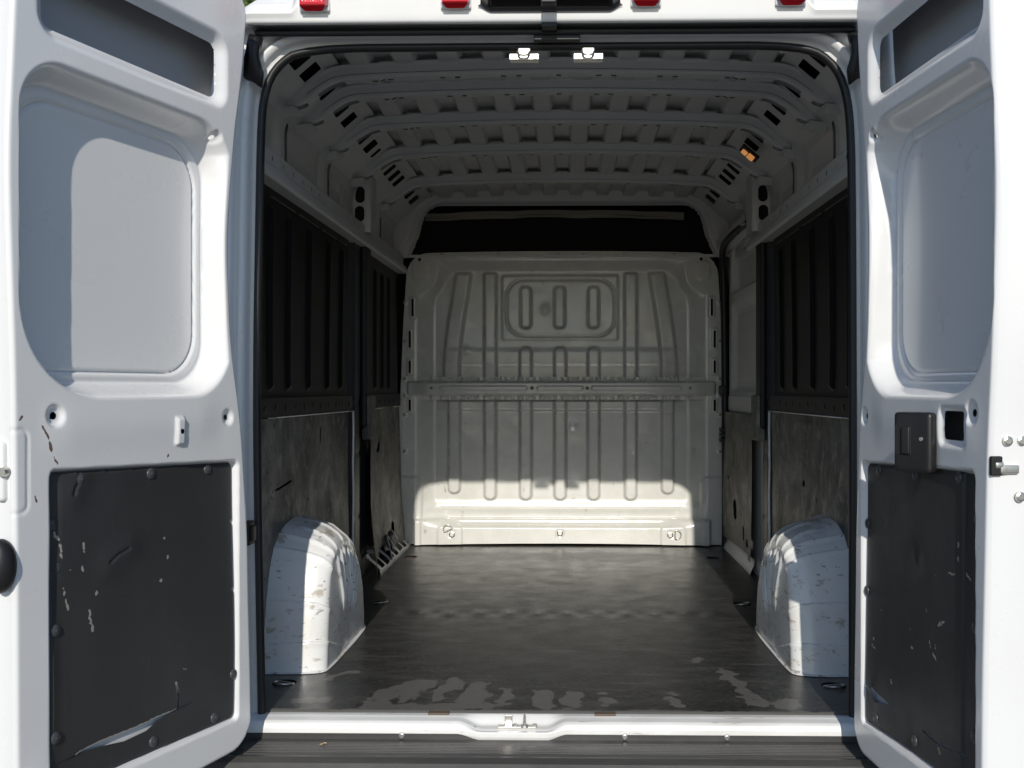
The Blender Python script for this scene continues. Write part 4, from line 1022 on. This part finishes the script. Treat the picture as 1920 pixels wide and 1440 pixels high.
def mat_z(u, v):
    z = 0.0010 * np.sin(u * 2 * np.pi / 0.112) * (0.06 + np.exp(-((v - 1.15) / 0.05) ** 2) * 2.2) * ss(0.72, 0.60, np.abs(u))
    z = z + 0.0003 * np.sin(u * 7 + v * 3) * np.sin(v * 5) + 0.00015 * np.sin(v * 40 + 2 * np.sin(u * 9)) * ss(0.6, 1.4, v)
    return z - 0.010 * ss(0.008, -0.004, v)
def mat_hole(u, v):
    a = np.minimum(circ(np.abs(u), v, 0.80, 0.245, 0.035), circ(np.abs(u), v, 0.725, 1.33, 0.04))
    a = np.minimum(a, rr(np.abs(u), v, 0.74, 0.80, 2.36, 2.44, 0.01))
    return np.minimum(a, 0.94 - np.abs(u))
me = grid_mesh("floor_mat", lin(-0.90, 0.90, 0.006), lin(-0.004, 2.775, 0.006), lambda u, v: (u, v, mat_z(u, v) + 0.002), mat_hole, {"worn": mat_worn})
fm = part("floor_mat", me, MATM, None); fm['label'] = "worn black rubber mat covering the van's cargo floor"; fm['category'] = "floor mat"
for x, y in ((-0.80, 0.245), (0.80, 0.245), (-0.725, 1.33), (0.725, 1.33)):
    part("tie_down_ring", DRING, None, VAN, loc=at((x, y, 0.003)), rot=(math.radians(80), 0, random.uniform(-1, 1)), scale=(1.2, 1, 1.2))

# dry leaf on the bumper
me = grid_mesh("dry_leaf", lin(-0.009, 0.009, 0.002), lin(-0.005, 0.005, 0.001), lambda u, v: (u, v * (1 - (u / 0.0095) ** 2), 0.003 * np.abs(v) / 0.005 + 0.002 * np.sin(u * 300)))
lf = part("dry_leaf", me, DRYLEAF, None, loc=(-0.60, -0.105, -0.0505)); lf['label'] = "tiny dry yellow leaf lying on the black bumper step"; lf['category'] = "leaf"

# ------------------------------------------------------------------ tree behind the van, at the upper left
TREE = thing("leafy_tree", "sunlit green tree standing behind the van at the upper left", "tree", (-4.6, 10.5, -0.62))
tr = []
def limb(p0, p1, r0, r1, bend):
    P0, P1 = np.array(p0), np.array(p1); m_ = (P0 + P1) / 2 + np.array(bend)
    t = np.linspace(0, 1, 12)[:, None]
    return ((1 - t) ** 2 * P0 + 2 * t * (1 - t) * m_ + t ** 2 * P1, np.linspace(r0, r1, 12))
limbs = [limb((0, 0, 0), (0.1, 0, 3.4), 0.22, 0.15, (0.15, 0.1, 0))]
for k in range(16):
    a_ = k * 2.4; r_ = random.uniform(1.0, 2.3); z_ = random.uniform(4.6, 8.2)
    limbs.append(limb((0.1, 0, random.uniform(2.3, 3.3)), (r_ * math.cos(a_), r_ * math.sin(a_), z_), 0.085, 0.02, (0.2 * math.cos(a_), 0.2 * math.sin(a_), -0.2)))
Vs, Fs, off = [], [], 0
for P_, rad in limbs:
    R = tube_pts(P_, rad, 8); m_ = len(R); I = np.arange(m_ * 8).reshape(m_, 8) + off; J = np.roll(I, -1, 1)
    Fs.append(np.stack([I[:-1], J[:-1], J[1:], I[1:]], -1).reshape(-1, 4)); Vs.append(R.reshape(-1, 3)); off += m_ * 8
part("trunk", raw_mesh("trunk", np.concatenate(Vs), np.concatenate(Fs)), BARK, TREE, loc=(0, 0, 0))
limbs_n = len(limbs); n = 42000
cl = np.array([l[0][-1 - k] for l in limbs[1:] for k in (0, 2, 4)]) 
c = cl[rng.integers(0, len(cl), n)] + rng.normal(0, 0.55, (n, 3)) * np.array([1, 1, 0.8])
d1 = rng.normal(size=(n, 3)); d1 /= np.linalg.norm(d1, axis=1)[:, None]
d2 = np.cross(d1, rng.normal(size=(n, 3))); d2 /= np.linalg.norm(d2, axis=1)[:, None]
sz = rng.uniform(0.035, 0.075, (n, 1))
V = np.stack([c - d1 * sz, c + d2 * sz * 0.45, c + d1 * sz, c - d2 * sz * 0.45], 1).reshape(-1, 3)
part("crown", raw_mesh("crown", V, np.arange(4 * n).reshape(n, 4), False), LEAF, TREE, loc=(0, 0, 0))
